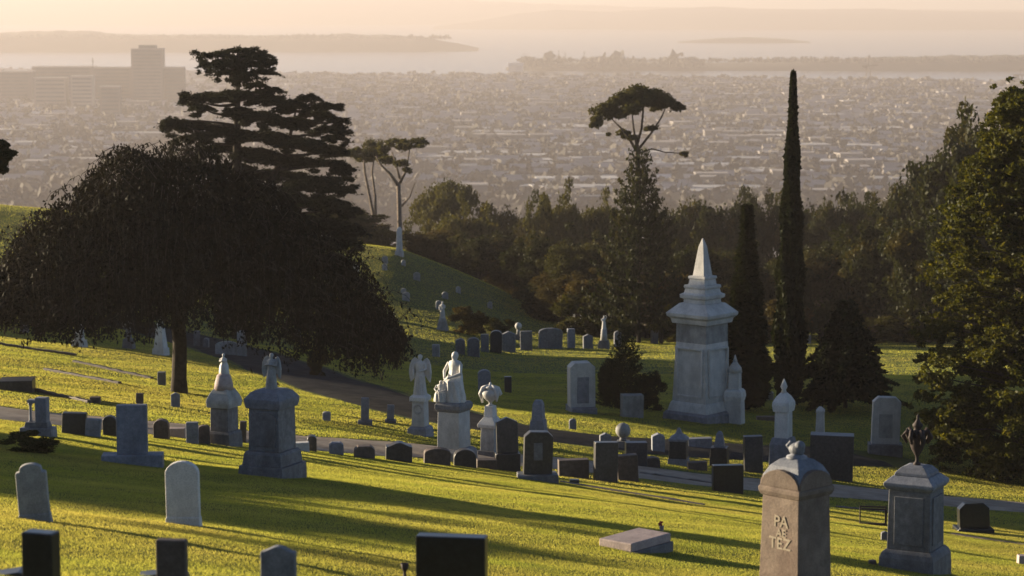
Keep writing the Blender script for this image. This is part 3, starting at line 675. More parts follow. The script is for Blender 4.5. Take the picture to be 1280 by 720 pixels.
# white finial pedestal
t, p, s, kx = monument(980, 592, -26, [('base', 'bluegranite', 'sq', [(592, 38), (556, 36), (548, 30)]), ('shaft', 'marble', 'sq', [(548, 24), (515, 23)]), ('cap', 'marble', 'sq', [(515, 28), (507, 31), (503, 30), (496, 20), (491, 8)]), ('finial', 'marble', 'round', [(493, 9), (488, 5), (484, 9), (480, 6), (474, 1)])], 'slim white pedestal with a pointed finial on a blue grey block')
t, p, s, kx = monument(1026, 552, -12, [('base', 'marble', 'sq', [(552, 22), (543, 20)]), ('shaft', 'marble', 'sq', [(543, 13), (516, 11)]), ('cap', 'marble', 'sq', [(516, 13), (513, 12), (509, 4)])], 'small slender white pillar standing behind the large blue black block', 'stone_pillar', 'pillar')
headstone(1040, 600, 54, 57, 'flat', 'dark', 'large blue black block headstone in the shade behind the sandstone monument', -8, .5)
# white square marker at right
t, p, s = headstone(1107, 569, 35, 69, 'chamfer', 'marble', 'tall white headstone with recessed front on a dark plinth, before the right hand tree', -4, .35, base=(42, 14, 'granite'))
panel(t, 17 * s, 22 * s, 52 * s, .175, 'oldmarble')
# white tall stone in mid lawn
t, p, s = headstone(727, 516, 32, 59, 'chamfer', 'marble', 'tall clean white headstone with sloped top on the shaded middle lawn', 10, .6, base=(32, 7, 'bluegranite'))
panel(t, 15 * s, 12 * s, 45 * s, .3, 'bluegranite')
headstone(716, 537, 9, 13, 'round', 'bluegranite', 'tiny blue grey stone on the grass below the tall clean white headstone', 2, .2)
headstone(606, 493, 16, 31, 'round', 'bluegranite', 'slim blue grey round topped headstone behind the urn pedestal', 2, .25)
headstone(635, 491, 9, 20, 'flat', 'dark', 'narrow dark post stone on the shaded lawn right of the slim blue grey headstone', 2, .25)
headstone(790, 522, 27, 28, 'flat', 'oldmarble', 'grey block half hidden in the dark juniper bush', 8, .5)
# great spire monument
t, p, s, kx = monument(879, 528, -41, [
    ('base', 'bluegranite', 'sq', [(528, 98), (520, 97), (517, 90)]), ('plinth', 'marble', 'sq', [(517, 86), (508, 80), (505, 76)]),
    ('die', 'marble', 'sq', [(505, 74), (430, 66)]), ('frieze', 'oldmarble', 'sq', [(430, 66), (406, 65)]),
    ('cornice', 'marble', 'sq', [(406, 76), (400, 80), (397, 90), (393, 92), (381, 58)]),
    ('upper_block', 'marble', 'sq', [(381, 48), (376, 47), (374, 57), (370, 58), (368, 47), (363, 44), (361, 48), (358, 46)]), ('neck', 'marble', 'sq', [(358, 36), (351, 33), (350, 37), (347, 36)]),
    ('spire', 'marble', 'sq', [(347, 25), (310, 11), (300, 2)])],
    'tallest monument of all, a great white square shaft with tiered cornice and pointed spire', 'spire_monument')
h_ = 70 * s / 2 / kx
for k in range(4):
    g = G()
    fr = h_ * 1.55; z0, z1 = (528 - 497) * s, (528 - 437) * s
    for (cx_, cz_, ww, hh) in ((-fr / 2, (z0 + z1) / 2, .07, z1 - z0), (fr / 2, (z0 + z1) / 2, .07, z1 - z0), (0, z0, fr, .07), (0, z1, fr, .07)):
        g.box((cx_, -h_ - .02, cz_), (ww, .09, hh))
    g.v = [tuple(Matrix.Rotation(k * math.pi / 2, 3, 'Z') @ Vector(v)) for v in g.v]
    obj('panel_frame', g, M['marble'], t, bevel=.008)
# white finial monument beside it
t, p, s, kx = monument(919, 530, -20, [('base', 'marble', 'sq', [(530, 28), (502, 26)]), ('cornice', 'marble', 'sq', [(502, 27), (496, 30), (490, 28), (487, 22)]), ('niche_block', 'marble', 'sq', [(487, 18), (466, 17)]), ('dome', 'marble', 'round', [(466, 18), (460, 16), (455, 8), (452, 5)]), ('finial', 'marble', 'round', [(452, 6), (448, 3), (444, 1)])], 'white tiered pedestal with a small dome, touching the great spire monument at its right')
# seated statue group
t, p, s, kx = monument(567, 578, -27, [('base', 'bluegranite', 'sq', [(578, 60), (566, 58), (562, 48)]), ('die', 'marble', 'sq', [(562, 42), (516, 40)]), ('cap', 'granite', 'sq', [(516, 42), (512, 48), (507, 48), (504, 42)])], 'white pedestal with a large seated robed statue, widest statue group beyond the road')
o = obj('seated_statue', figure(63 * s, 'lap', seated=True), M['marble'], t, remesh=.011); o.location = (0, 0, (578 - 504) * s); o.rotation_euler = (0, 0, R(-20)); o.scale = (1.0, .9, 1)
o = obj('child_figure', figure(27 * s, 'lap', seated=True), M['marble'], t, remesh=.010); o.location = (-.28, -.22, (578 - 504) * s); o.scale = (1.2, 1.2, 1)
# figure column at its left
t, p, s, kx = monument(525, 545, -20, [('base', 'bluegranite', 'sq', [(545, 34), (537, 32), (534, 26)]), ('die', 'marble', 'sq', [(534, 22), (502, 20)]), ('cap', 'marble', 'sq', [(502, 27), (497, 27), (494, 20)])], 'tall slim white pedestal with a winged standing figure, leftmost statue beyond the road')
o = obj('standing_figure', figure(50 * s, 'down', wings=True), M['marble'], t, remesh=.011); o.location = (0, 0, (545 - 494) * s)
o = obj('wreath', G().tube([(5.5 * s * math.cos(a), -9.5 * s / kx, 33 * s + 5.5 * s * math.sin(a)) for a in np.linspace(0, 2 * math.pi, 15)], 1.7 * s, 6), M['oldmarble'], t, smooth=True)
# draped urn pedestal
t, p, s, kx = monument(613, 573, -26, [('base', 'granite', 'sq', [(573, 34), (564, 32)]), ('die', 'oldmarble', 'sq', [(564, 26), (535, 24)]), ('cap', 'marble', 'sq', [(535, 32), (531, 34), (522, 18)]), ('neck', 'marble', 'sq', [(522, 17), (508, 15)])], 'white pedestal with a draped urn, rightmost of the statue group beyond the road')
obj('draped_urn', urn_g(31 * s, 11 * s), M['marble'], t, smooth=True).location = (0, 0, (573 - 509) * s)
# sandstone monument with cut letters
t, p, s, kx = monument(997, 775, -47, [('base', 'sandstone', 'sq', [(775, 104), (752, 100)]), ('die', 'sandstone', 'sq', [(752, 92), (622, 84)]), ('cornice', 'sandstone', 'sq', [(622, 88), (616, 96), (611, 96), (609, 90)]),
    ('cap', 'bluegranite', 'sq', [(609, 88), (596, 84), (584, 66), (577, 44), (575, 30)])], 'tall square sandstone monument with pale carved letters on its sunlit left face', y0=20)
SM = t
tt = s * 88 / 2 / kx
hcap = obj('urn_base', G().lathe([(0, 14 * s), (4 * s, 13 * s), (6 * s, 8 * s), (10 * s, 7 * s)], 14), M['bluegranite'], t, smooth=True); hcap.location = (0, 0, (775 - 577) * s)
g = G().ball((0, 0, 0), 11 * s, 10, sx=1.0, sy=.8, sz=.8); g.tube([(-8 * s, 0, 0), (-13 * s, -2 * s, 4 * s), (-9 * s, 0, 10 * s)], [4 * s, 3.4 * s, 2 * s], 8); g.ball((5 * s, 0, 5 * s), 7 * s, 8)
o = obj('broken_urn', g, M['bluegranite'], t, remesh=.009); o.location = (0, 0, (775 - 565) * s)
for sgn in (0, 1, 2, 3):
    T = Matrix.Rotation(sgn * math.pi / 2, 4, 'Z')
    ol = [(tt * 1.0 * math.cos(a), (775 - 609) * s + 22 * s * math.sin(a)) for a in np.linspace(0, math.pi, 11)]
    obj('gable', G().prism(ol, -tt - .02, -tt * .55, T), M['sandstone'], t, bevel=.006)
def letters(txt, size, x, z, y, mat, parent, T, nm='letters'):
    cu = bpy.data.curves.new(nm, 'FONT'); cu.body = txt; cu.size = size; cu.extrude = .006; cu.align_x = 'CENTER'; cu.space_character = 1.0; cu.offset = .003
    o = bpy.data.objects.new(nm, cu); COL.objects.link(o)
    dg = bpy.context.evaluated_depsgraph_get(); me = bpy.data.meshes.new_from_object(o.evaluated_get(dg)); bpy.data.objects.remove(o)
    me.transform(T @ Matrix.Translation((x, y, z)) @ Matrix.Rotation(math.pi / 2, 4, 'X'))
    me.materials.clear()
    return obj(nm, me, M[mat], parent)
TL = Matrix.Identity(4)
sd_ = s * 85.5 / 2 / kx
letters('PA', .215, .02, (775 - 659) * s, -sd_ - .004, 'letter', t, TL)
letters('AE', .15, .03, (775 - 671.5) * s, -sd_ - .006, 'letter', t, TL)
letters('TEZ', .22, .01, (775 - 687) * s, -sd_ - .008, 'letter', t, TL)
# monument at right with the dark urn
t, p, s, kx = monument(1149, 716, -28, [('base', 'granite', 'sq', [(716, 98), (700, 96), (694, 90), (690, 80)]), ('die', 'granite', 'sq', [(690, 76), (614, 73)]), ('cornice', 'bluegranite', 'sq', [(614, 78), (609, 88), (605, 88), (597, 64)]), ('cap', 'bluegranite', 'sq', [(597, 60), (593, 58), (587, 42), (585, 26)])], 'grey square monument with stepped cap and a dark ornate urn, right foreground')
h_ = 75 * s / 2 / kx
for k in range(4):
    o = panel(t, h_ * 1.35, .48, (716 - 622) * s, h_, 'granite'); o.rotation_euler = (0, 0, k * math.pi / 2)
u = obj('ornate_urn', urn_g(66 * s, 10.5 * s, False), M['iron'], t, smooth=True); u.location = (0, 0, (716 - 586) * s)
g = G()
for k in range(7):
    a = k * 0.9; c, s2 = math.cos(a), math.sin(a)
    g.tube([(c * 6 * s, s2 * 6 * s, 0), (c * 14 * s, s2 * 14 * s, 9 * s), (c * 18 * s, s2 * 18 * s, 2 * s), (c * 13 * s, s2 * 13 * s, -7 * s)], [3.0 * s, 3.5 * s, 3 * s, 1.5 * s], 6)
obj('leaf_ornament', g, M['iron'], t, smooth=True).location = (0, 0, (716 - 550) * s)
headstone(1218, 666, 38, 31, 'chamfer', 'black', 'black block headstone with a spread foot right of the urn monument', 3, .3, base=(46, 6, 'black'))
headstone(1279, 706, 12, 11, 'flat', 'pink', 'small purplish marker at the right edge', 3, .2, cat='grave marker', nm='grave_marker')
# ledger in the middle of the lawn
p = P(795, 690); s = mpp(p); t = thing('ledger_stone', (p.x, p.y + .3, p.z), 'long pinkish ledger stone lying low in the sunny lawn, with a dark side', 'ledger', R(-40))
obj('plinth', G().box((0, 0, -.02), (.76, 1.20, .18)), M['granite'], t, bevel=.015)
obj('ledger_slab', G().box((0, 0, .145), (.70, 1.12, .15)), M['pink'], t, bevel=.02)
p = P(827, 664); t = thing('flower_vase', p, 'tiny grave vase with red flowers beside the long pinkish ledger stone', 'vase')
obj('cup', G().lathe([(-.05, .03), (.10, .045), (.1, .03)], 10), M['pink'], t)
m_fl = plain('red_petals', (0.30, 0.03, 0.03), (0.45, 0.08, 0.07)); g = G()
for k in range(9): g.ball((random.uniform(-.05, .05), random.uniform(-.05, .05), .14 + random.uniform(-.02, .04)), .02, 5)
obj('flowers', g, m_fl, t)
# low metal frame bench
p = P(1091, 657); s = mpp(p); t = thing('bench_frame', p, 'low empty metal bench frame on the lawn left of the urn monument', 'bench', R(-8))
g = G(); W = 32 * s; H = 21 * s
for d_ in (0, .28):
    obj('leg', G().tube([(-W / 2, d_, -.05), (-W / 2, d_, H)], .014, 6), M['iron'], t); obj('leg', G().box((W / 2, d_, H / 2), (.05, .05, H)), M['iron'], t)
obj('top_rail', G().box((0, 0, H), (W, .03, .035)), M['iron'], t); obj('back_rail', G().box((0, .28, H), (W, .03, .035)), M['iron'], t)
obj('bottom_rail', G().box((0, 0, .035), (W, .05, .06)), M['iron'], t)
headstone(1106, 676, 9, 12, 'peak', 'granite', 'tiny pointed stone at the left foot of the urn monument', 3, .1)
headstone(1091, 706, 9, 5, 'flat', 'brown', 'tiny low brown marker before the urn monument', 3, .12, cat='grave marker', nm='grave_marker')
headstone(718, 605, 12, 5, 'flat', 'dark', 'tiny dark footstone on the lawn before the low wide reddish brown block', 3, .2, cat='footstone', nm='footstone')
# low raised strips and kerbs on the lawns
def kerb(a, b, h, label, mat='brown', th=.14):
    A, B = P(*a), P(*b); n = 14; g = G(); rr = []
    d = (B - A); d.z = 0; u = d.normalized(); nrm = Vector((-u.y, u.x, 0)) * th / 2
    for k in range(n + 1):
        q = A + (B - A) * (k / n); z = float(gz(q.x, q.y)); hh = h * random.uniform(.45, .7)
        rr.append([(q.x - nrm.x, q.y - nrm.y, z - .1), (q.x + nrm.x, q.y + nrm.y, z - .1), (q.x + nrm.x, q.y + nrm.y, z + hh), (q.x - nrm.x, q.y - nrm.y, z + hh)])
    g.loft([r[::-1] for r in rr]); c = A
    g.v = [(x - c.x, y - c.y, z - c.z) for x, y, z in g.v]
    tag(obj('ground_strip', g, M[mat], loc=c, bevel=.01), label, 'kerb', 'low stone kerbs of old plots')
kerb((0, 431), (95, 445), .16, 'long low raised strip highest up the sunny left lawn')  # this and the next two: narrow raised brown strips
kerb((92, 453), (190, 474), .14, 'low raised strip crossing the sunny lawn towards the small grey stone')
kerb((56, 463), (150, 480), .14, 'low raised strip in the middle of the sunny left lawn')
kerb((40, 489), (112, 504), .16, 'dark shadow strip leading from the low box tomb to the tiny brown block')  # raised strip built along the shadow beside the box tomb
kerb((700, 603), (880, 632), .07, 'thin raised shadow line crossing the bright lawn towards the sandstone monument')  # raised strip built along a thin shadow line
kerb((1045, 634), (1110, 640), .06, 'short thin kerb behind the low metal bench frame')
kerb((1190, 668), (1285, 682), .06, 'thin kerb in the grass at the right edge')
kerb((800, 593), (890, 606), .14, 'rough low kerb at the road edge left of the black square block')
# stones under and behind the dark spreading tree
far = [(97, 434, 15, 'obelisk'), (199, 443, 19, 'obelisk')]
monument(98, 434, -20, [('base', 'marble', 'sq', [(434, 20), (426, 18)]), ('die', 'marble', 'sq', [(426, 13), (408, 11)]), ('cap', 'marble', 'sq', [(408, 14), (405, 13)]), ], 'pale statue pedestal standing left under the dark spreading tree')
p = P(98, 434); s = mpp(p); t = [o for o in bpy.data.objects if o.get('label', '').startswith('pale statue pedestal standing left')][0]
obj('standing_figure', figure(19 * s, 'down'), M['marble'], t, remesh=.02).location = (0, 0, 28 * s)
monument(200, 444, -20, [('base', 'marble', 'sq', [(444, 21), (436, 20)]), ('shaft', 'marble', 'sq', [(436, 17), (408, 10), (400, 4)])], 'pale blunt obelisk under the dark spreading tree, just left of its trunk', 'obelisk', 'obelisk')
t, p, s, kx = monument(160, 436, -10, [('base', 'granite', 'sq', [(436, 16), (424, 13)]), ('shaft', 'granite', 'sq', [(424, 8), (412, 7)])], 'grey urn topped marker between the two pale markers under the spreading tree')
obj('urn', urn_g(18 * s, 7 * s), M['oldmarble'], t, smooth=True).location = (0, 0, 24 * s)
for i, (px, py, w_, h_, top, mt, lb) in enumerate([
    (30, 416, 10, 24, 'round', 'granite', 'dim round topped stone in the shade at the far left under the spreading tree'),
    (48, 420, 8, 30, 'peak', 'granite', 'dim pointed stone in the shade near the far left'),
    (245, 434, 8, 20, 'flat', 'granite', 'dim slim stone just right of the spreading tree trunk'),
    (257, 436, 7, 13, 'round', 'granite', 'dim little round stone right of the spreading tree trunk'),
    (283, 445, 28, 18, 'arch', 'oldmarble', 'wide arched dim stone behind the cloaked figure'),
    (302, 447, 12, 34, 'peak', 'oldmarble', 'slim pointed pale stone between the cloaked figure and the angel, in the shade'),
    (371, 428, 8, 16, 'round', 'granite', 'dim round stone above the right wing of the angel'),
    (425, 425, 8, 20, 'flat', 'oldmarble', 'dim square stone under the right edge of the spreading tree'),
    (481, 415, 9, 20, 'round', 'marble', 'small pale stone peeking from under the spreading tree by the lit hillside'),
    (575, 443, 12, 20, 'peak', 'granite', 'dim peaked stone left end of the distant row'),
    (592, 446, 15, 24, 'round', 'granite', 'dim round topped stone second from the left in the distant row'),
    (606, 440, 10, 22, 'flat', 'granite', 'dim square stone third from the left in the distant row'),
    (620, 441, 15, 28, 'round', 'dark', 'dark round topped stone in the distant row'),
    (636, 440, 17, 26, 'peak', 'granite', 'dim peaked stone right of the dark round one in the distant row'),
    (658, 438, 15, 24, 'flat', 'granite', 'dim square stone near the middle of the distant row'),
    (688, 436, 30, 26, 'arch', 'granite', 'widest arched stone of the distant row'),
    (714, 435, 9, 24, 'flat', 'bluegranite', 'slim blue grey stone near the right end of the distant row'),
    (735, 436, 12, 18, 'peak', 'granite', 'dim peaked stone at the right end of the distant row'),
    (772, 434, 9, 20, 'round', 'granite', 'dim round stone behind the dark juniper bush'),
    (818, 430, 9, 26, 'flat', 'granite', 'dim slim stone left of the great spire monument, far back'),
    (545, 446, 9, 15, 'flat', 'oldmarble', 'small pale stone above the standing figure column'),
    (1010, 430, 8, 12, 'round', 'oldmarble', 'tiny pale stone seen beyond the tall cypress'),
    (1066, 440, 9, 9, 'flat', 'oldmarble', 'tiny pale marker by the lit patch right of the dark conifer'),
    (1074, 433, 7, 8, 'flat', 'oldmarble', 'tiniest pale marker by the lit patch right of the dark conifer'),
    (962, 500, 11, 10, 'arch', 'oldmarble', 'small pale stone between the two dark cypresses'),
    (958, 526, 24, 5, 'flat', 'sandstone', 'low tan slab in the grass right of the great spire monument')]):
    headstone(px, py, w_, h_, top, mt, lb, rng.uniform(-8, 12), .3)
# statue pillars far back
t, p, s, kx = monument(755, 436, -15, [('base', 'granite', 'sq', [(436, 16), (426, 13)]), ('column', 'oldmarble', 'round', [(426, 9), (412, 7)])], 'pale little statue on a column before the dark woods, right of the distant row')
obj('standing_figure', figure(17 * s, 'raise'), M['marble'], t, remesh=.02).location = (0, 0, 24 * s)
t, p, s, kx = monument(553, 413, -15, [('base', 'oldmarble', 'sq', [(413, 16), (403, 11), (398, 8)])], 'small white statue on the lit hillside beside the reddish bush')
obj('standing_figure', figure(22 * s, 'down'), M['marble'], t, remesh=.03).location = (0, 0, 14 * s)
t, p, s, kx = monument(648, 425, -15, [('base', 'granite', 'sq', [(425, 12), (418, 9)]), ('shaft', 'oldmarble', 'round', [(418, 5), (411, 4)])], 'pale ball topped marker behind the distant row')
obj('ball', G().ball((0, 0, 0), 4.5 * s, 10), M['marble'], t, smooth=True).location = (0, 0, 17 * s)
t, p, s, kx = monument(499, 320, -10, [('base', 'marble', 'sq', [(318, 11), (314, 10)]), ('shaft', 'marble', 'sq', [(314, 8), (287, 6.5), (284, 3)])], 'slim bright white obelisk on the crest at the foot of the bare forked tree', 'obelisk', 'obelisk')
# small stones dotted over the lit hillside
hs = mesh_of(G().prism(outline(.5, .62, 'round', 8), -.08, .08), 'tablet'); hs.materials.append(M['oldmarble'])
hr = np.random.default_rng(5); c = 0
spots_ = []
for py in (330, 340, 352, 364, 376, 388, 398):
    for q in range(2):
        px = hr.uniform(440, 500 + (py - 320) * 2.0); ok = all(abs(px - a) > 9 or abs(py - b) > 6 for a, b in spots_) and px < 640
        if ok: spots_.append((px, py + hr.uniform(-3, 3)))
for px, py in spots_:
    p = P(px, py); o = obj('headstone', hs, None, loc=p); o.rotation_euler = (0, 0, hr.uniform(-.2, .2)); k = hr.uniform(.6, 1.0); o.scale = (k, 1, k * hr.uniform(.8, 1.2))
    tag(o, 'tiny round topped headstone among those dotted over the far sunlit hillside', 'headstone', 'headstones on the far hillside')
# ------------------------------------------------------------------ trees
L = {}
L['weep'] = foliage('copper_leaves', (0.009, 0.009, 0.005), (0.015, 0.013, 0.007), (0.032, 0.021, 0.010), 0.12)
L['cedar'] = foliage('cedar_needles', (0.014, 0.018, 0.009), (0.026, 0.030, 0.014), None, 0.12)
L['dark'] = foliage('dark_leaves', (0.018, 0.024, 0.008), (0.034, 0.040, 0.012), (0.11, 0.088, 0.026), 0.3, .3)  # third colour of the woods leaves paints in warm sunlit flecks
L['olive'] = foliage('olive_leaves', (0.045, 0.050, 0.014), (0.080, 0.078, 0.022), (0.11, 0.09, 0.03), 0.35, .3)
L['russet'] = foliage('russet_leaves', (0.040, 0.036, 0.013), (0.070, 0.056, 0.018), (0.11, 0.07, 0.025), 0.35, .3)
L['euc'] = foliage('gum_leaves', (0.05, 0.055, 0.025), (0.085, 0.083, 0.038), None, 0.3)
L['cypress'] = foliage('cypress_leaves', (0.012, 0.018, 0.006), (0.022, 0.030, 0.009), (0.045, 0.055, 0.016), 0.2, 1.0)
L['lime'] = foliage('bright_leaves', (0.032, 0.040, 0.008), (0.075, 0.080, 0.013), (0.22, 0.20, 0.035), 0.4, .5)  # third colour paints sunlit yellow green tips into the crown
tr = np.random.default_rng(11)
def shell(c, r, n, lo=0.55):
    u = tr.normal(size=(n, 3)); u /= np.linalg.norm(u, axis=1)[:, None]
    q = tr.uniform(lo ** 3, 1, (n, 1)) ** (1 / 3)
    q = q * np.where(tr.random((n, 1)) < .16, tr.uniform(1, 1.5, (n, 1)), 1.0)
    return np.array(c) + u * np.array(r) * q
def limb(g, a, b, r0, r1, sag=0.1, n=5):
    a, b = Vector(a), Vector(b); d = (b - a).length; pts = []; rad = []
    k1 = Vector(tr.normal(size=3)) * d * 0.06
    for k in range(n + 1):
        t = k / n; q = a.lerp(b, t) + k1 * math.sin(t * math.pi) + Vector((0, 0, sag * d * math.sin(t * math.pi)))
        pts.append(q); rad.append(r0 + (r1 - r0) * t)
    g.tube(pts, rad, 7)
def build_tree(name, loc, label, cat, crown_me, trunk_me, leafm, barkm='bark', sc=(1, 1, 1), rz=0, group=None):
    t = thing(name, loc, label, cat, rz, group); t.scale = sc
    if trunk_me is not None: obj('trunk', trunk_me, M[barkm] if not (isinstance(trunk_me, bpy.types.Mesh) and trunk_me.materials) else None, t, smooth=True)
    if isinstance(crown_me, bpy.types.Mesh) and crown_me.materials and crown_me.materials[0] != L[leafm]:
        crown_me = crown_me.copy(); crown_me.materials[0] = L[leafm]
    obj('crown', crown_me, L[leafm] if not crown_me.materials else None, t)
    return t
# --- unit trees (height 1, crown about 1 wide)
def unit_broad(seed, nclump=34, nleaf=21000, s=.034, low=.16):
    global tr
    tr = np.random.default_rng(seed); g = G(); C = []
    g.tube([(0, 0, -.03), (.005, 0, .12), (-.01, .01, .35), (.01, 0, .6)], [.035, .027, .02, .01], 8)
    per = nleaf // nclump
    for k in range(nclump):
        t = (k + .5) / nclump; z = low + .12 + (0.78 - low - .12) * t ** .85
        rad = .40 * math.sin(min(1, (z - low + .12) / (.80 - low + .12)) * math.pi * .62) ** .8 * tr.uniform(.55, 1.1); a = tr.uniform(0, 6.28)
        if z > .70: rad *= .75
        c = np.array([rad * math.cos(a), rad * math.sin(a), z]); r = tr.uniform(.12, .18)
        C.append(shell(c, (r, r, r * .72), per, .45)); limb(g, (0, 0, max(.1, z - .3)), c, .012, .003)
        for q in range(3):
            c2 = c + tr.normal(size=3) * r * .6; C.append(shell(c2, (r * .4, r * .4, r * .3), per // 6, .2))
    C = np.concatenate(C); return np_mesh('crown', leaf_quads(C, s, tr), 4), mesh_of(g, 'trunk')
def unit_conifer(seed, nleaf=13000, s=.028, up=True, width=.5, tiers=17):
    global tr
    tr = np.random.default_rng(seed); g = G(); C = []
    g.tube([(0, 0, -.03), (0, 0, .5), (0, 0, .99)], [.02, .012, .002], 8)
    tot = 0
    for k in range(tiers):
        t = k / tiers; z = .10 + .86 * t; Lr = width * (1 - t) ** .85 * .95 + .03; nb = 9 if t < .7 else 6
        for b_ in range(nb):
            a = b_ / nb * 6.283 + k * .7 + tr.uniform(-.2, .2); l = Lr * tr.uniform(.75, 1.1)
            n = int(nleaf * l / (tiers * 9 * width * .5)); u = tr.uniform(.12, 1, n) ** .8
            rise = (.10 * u ** 2 - .05 * u) * (1.3 if up else -1.2)
            P3 = np.stack([l * u * np.cos(a), l * u * np.sin(a), z + rise], 1); wd = .026 * (1.15 - u)[:, None] + .006
            C.append(P3 + tr.normal(size=(n, 3)) * wd * np.array([1, 1, .45]))
            g.tube([(0, 0, z), (l * .5 * math.cos(a), l * .5 * math.sin(a), z - .01), (l * .95 * math.cos(a), l * .95 * math.sin(a), z + (.06 if up else -.06))], [.006, .004, .0015], 4)
    C = np.concatenate(C); return np_mesh('crown', leaf_quads(C, s, tr, .2), 4), mesh_of(g, 'trunk')
def unit_column(seed, nleaf=15000, s=.017, wd=.5, ex=.6):
    global tr
    tr = np.random.default_rng(seed); g = G(); g.tube([(0, 0, -.02), (0, 0, .9)], [.04, .004], 8)
    z = tr.random(nleaf) ** .85; rad = wd * np.clip(np.minimum((z + .06) / .14, 1), 0, 1) * (1 - z) ** (ex + .25 * z) * (0.90 + .12 * np.sin(z * 34 + 1)) ; a = tr.uniform(0, 6.283, nleaf)
    rad = rad * (0.86 + .14 * np.sin(a * 5 + z * 18)) * tr.uniform(.72, 1.02, nleaf) ** .7
    C = np.stack([rad * np.cos(a), rad * np.sin(a), .015 + z * .98], 1)
    Q = leaf_quads(C, 1.0, tr).reshape(-1, 4, 3); Q = C[:, None] + (Q - C[:, None]) * np.array([s * 9, s * 9, s * 1.6])
    return np_mesh('crown', Q.reshape(-1, 3), 4), mesh_of(g, 'trunk')
def unit_dome(seed, nleaf=9000):
    global tr
    tr = np.random.default_rng(seed); g = G(); C = []
    g.tube([(0, 0, -.05), (.01, 0, .3), (0, 0, .5)], [.03, .025, .02], 8)
    for k in range(30):
        a = tr.uniform(0, 6.28); rr = .42 * tr.random() ** .5; z = .66 + .24 * math.sqrt(max(0, 1 - (rr / .46) ** 2)) - .03
        c = (rr * math.cos(a), rr * math.sin(a), z); C.append(shell(c, (.12, .12, .07), nleaf // 30, .3)); limb(g, (0, 0, .45), c, .012, .003)
    return np_mesh('crown', leaf_quads(np.concatenate(C), .03, tr, .3), 4), mesh_of(g, 'trunk')
U = {}
for k, sd_ in (('broad0', 3), ('broad1', 14), ('broad2', 25)): U[k] = unit_broad(sd_)
U['tallb'] = unit_broad(36, 36, 21000, .033, .02)
U['con'] = unit_conifer(5); U['con_down'] = unit_conifer(6, nleaf=30000, s=.036, up=False, width=.5)
U['col'] = unit_column(8); U['col_wide'] = unit_column(18, 17000, .02, .5, .85); U['dome'] = unit_dome(9)
U['bush'] = unit_broad(41, 20, 9000, .05, -.1)
def place(kind, px, Y, top, wpx, label, leafm, name='tree', cat='tree', group=None, rz=None, z0=None, bark='bark'):
    X = (px - 640) / F * Y; zg = float(terrain(X, Y)) if z0 is None else z0
    zt = at(px, top, Y).z; H = zt - zg; W = wpx / F * Y
    return build_tree(name, (X, Y, zg), label, cat, U[kind][0], U[kind][1], leafm, bark, (W, W, H), rz if rz is not None else tr.uniform(0, 6), group)
# materials on shared meshes
for k, v in U.items():
    v[0].materials.append(L['dark']); v[1].materials.append(M['bark'])
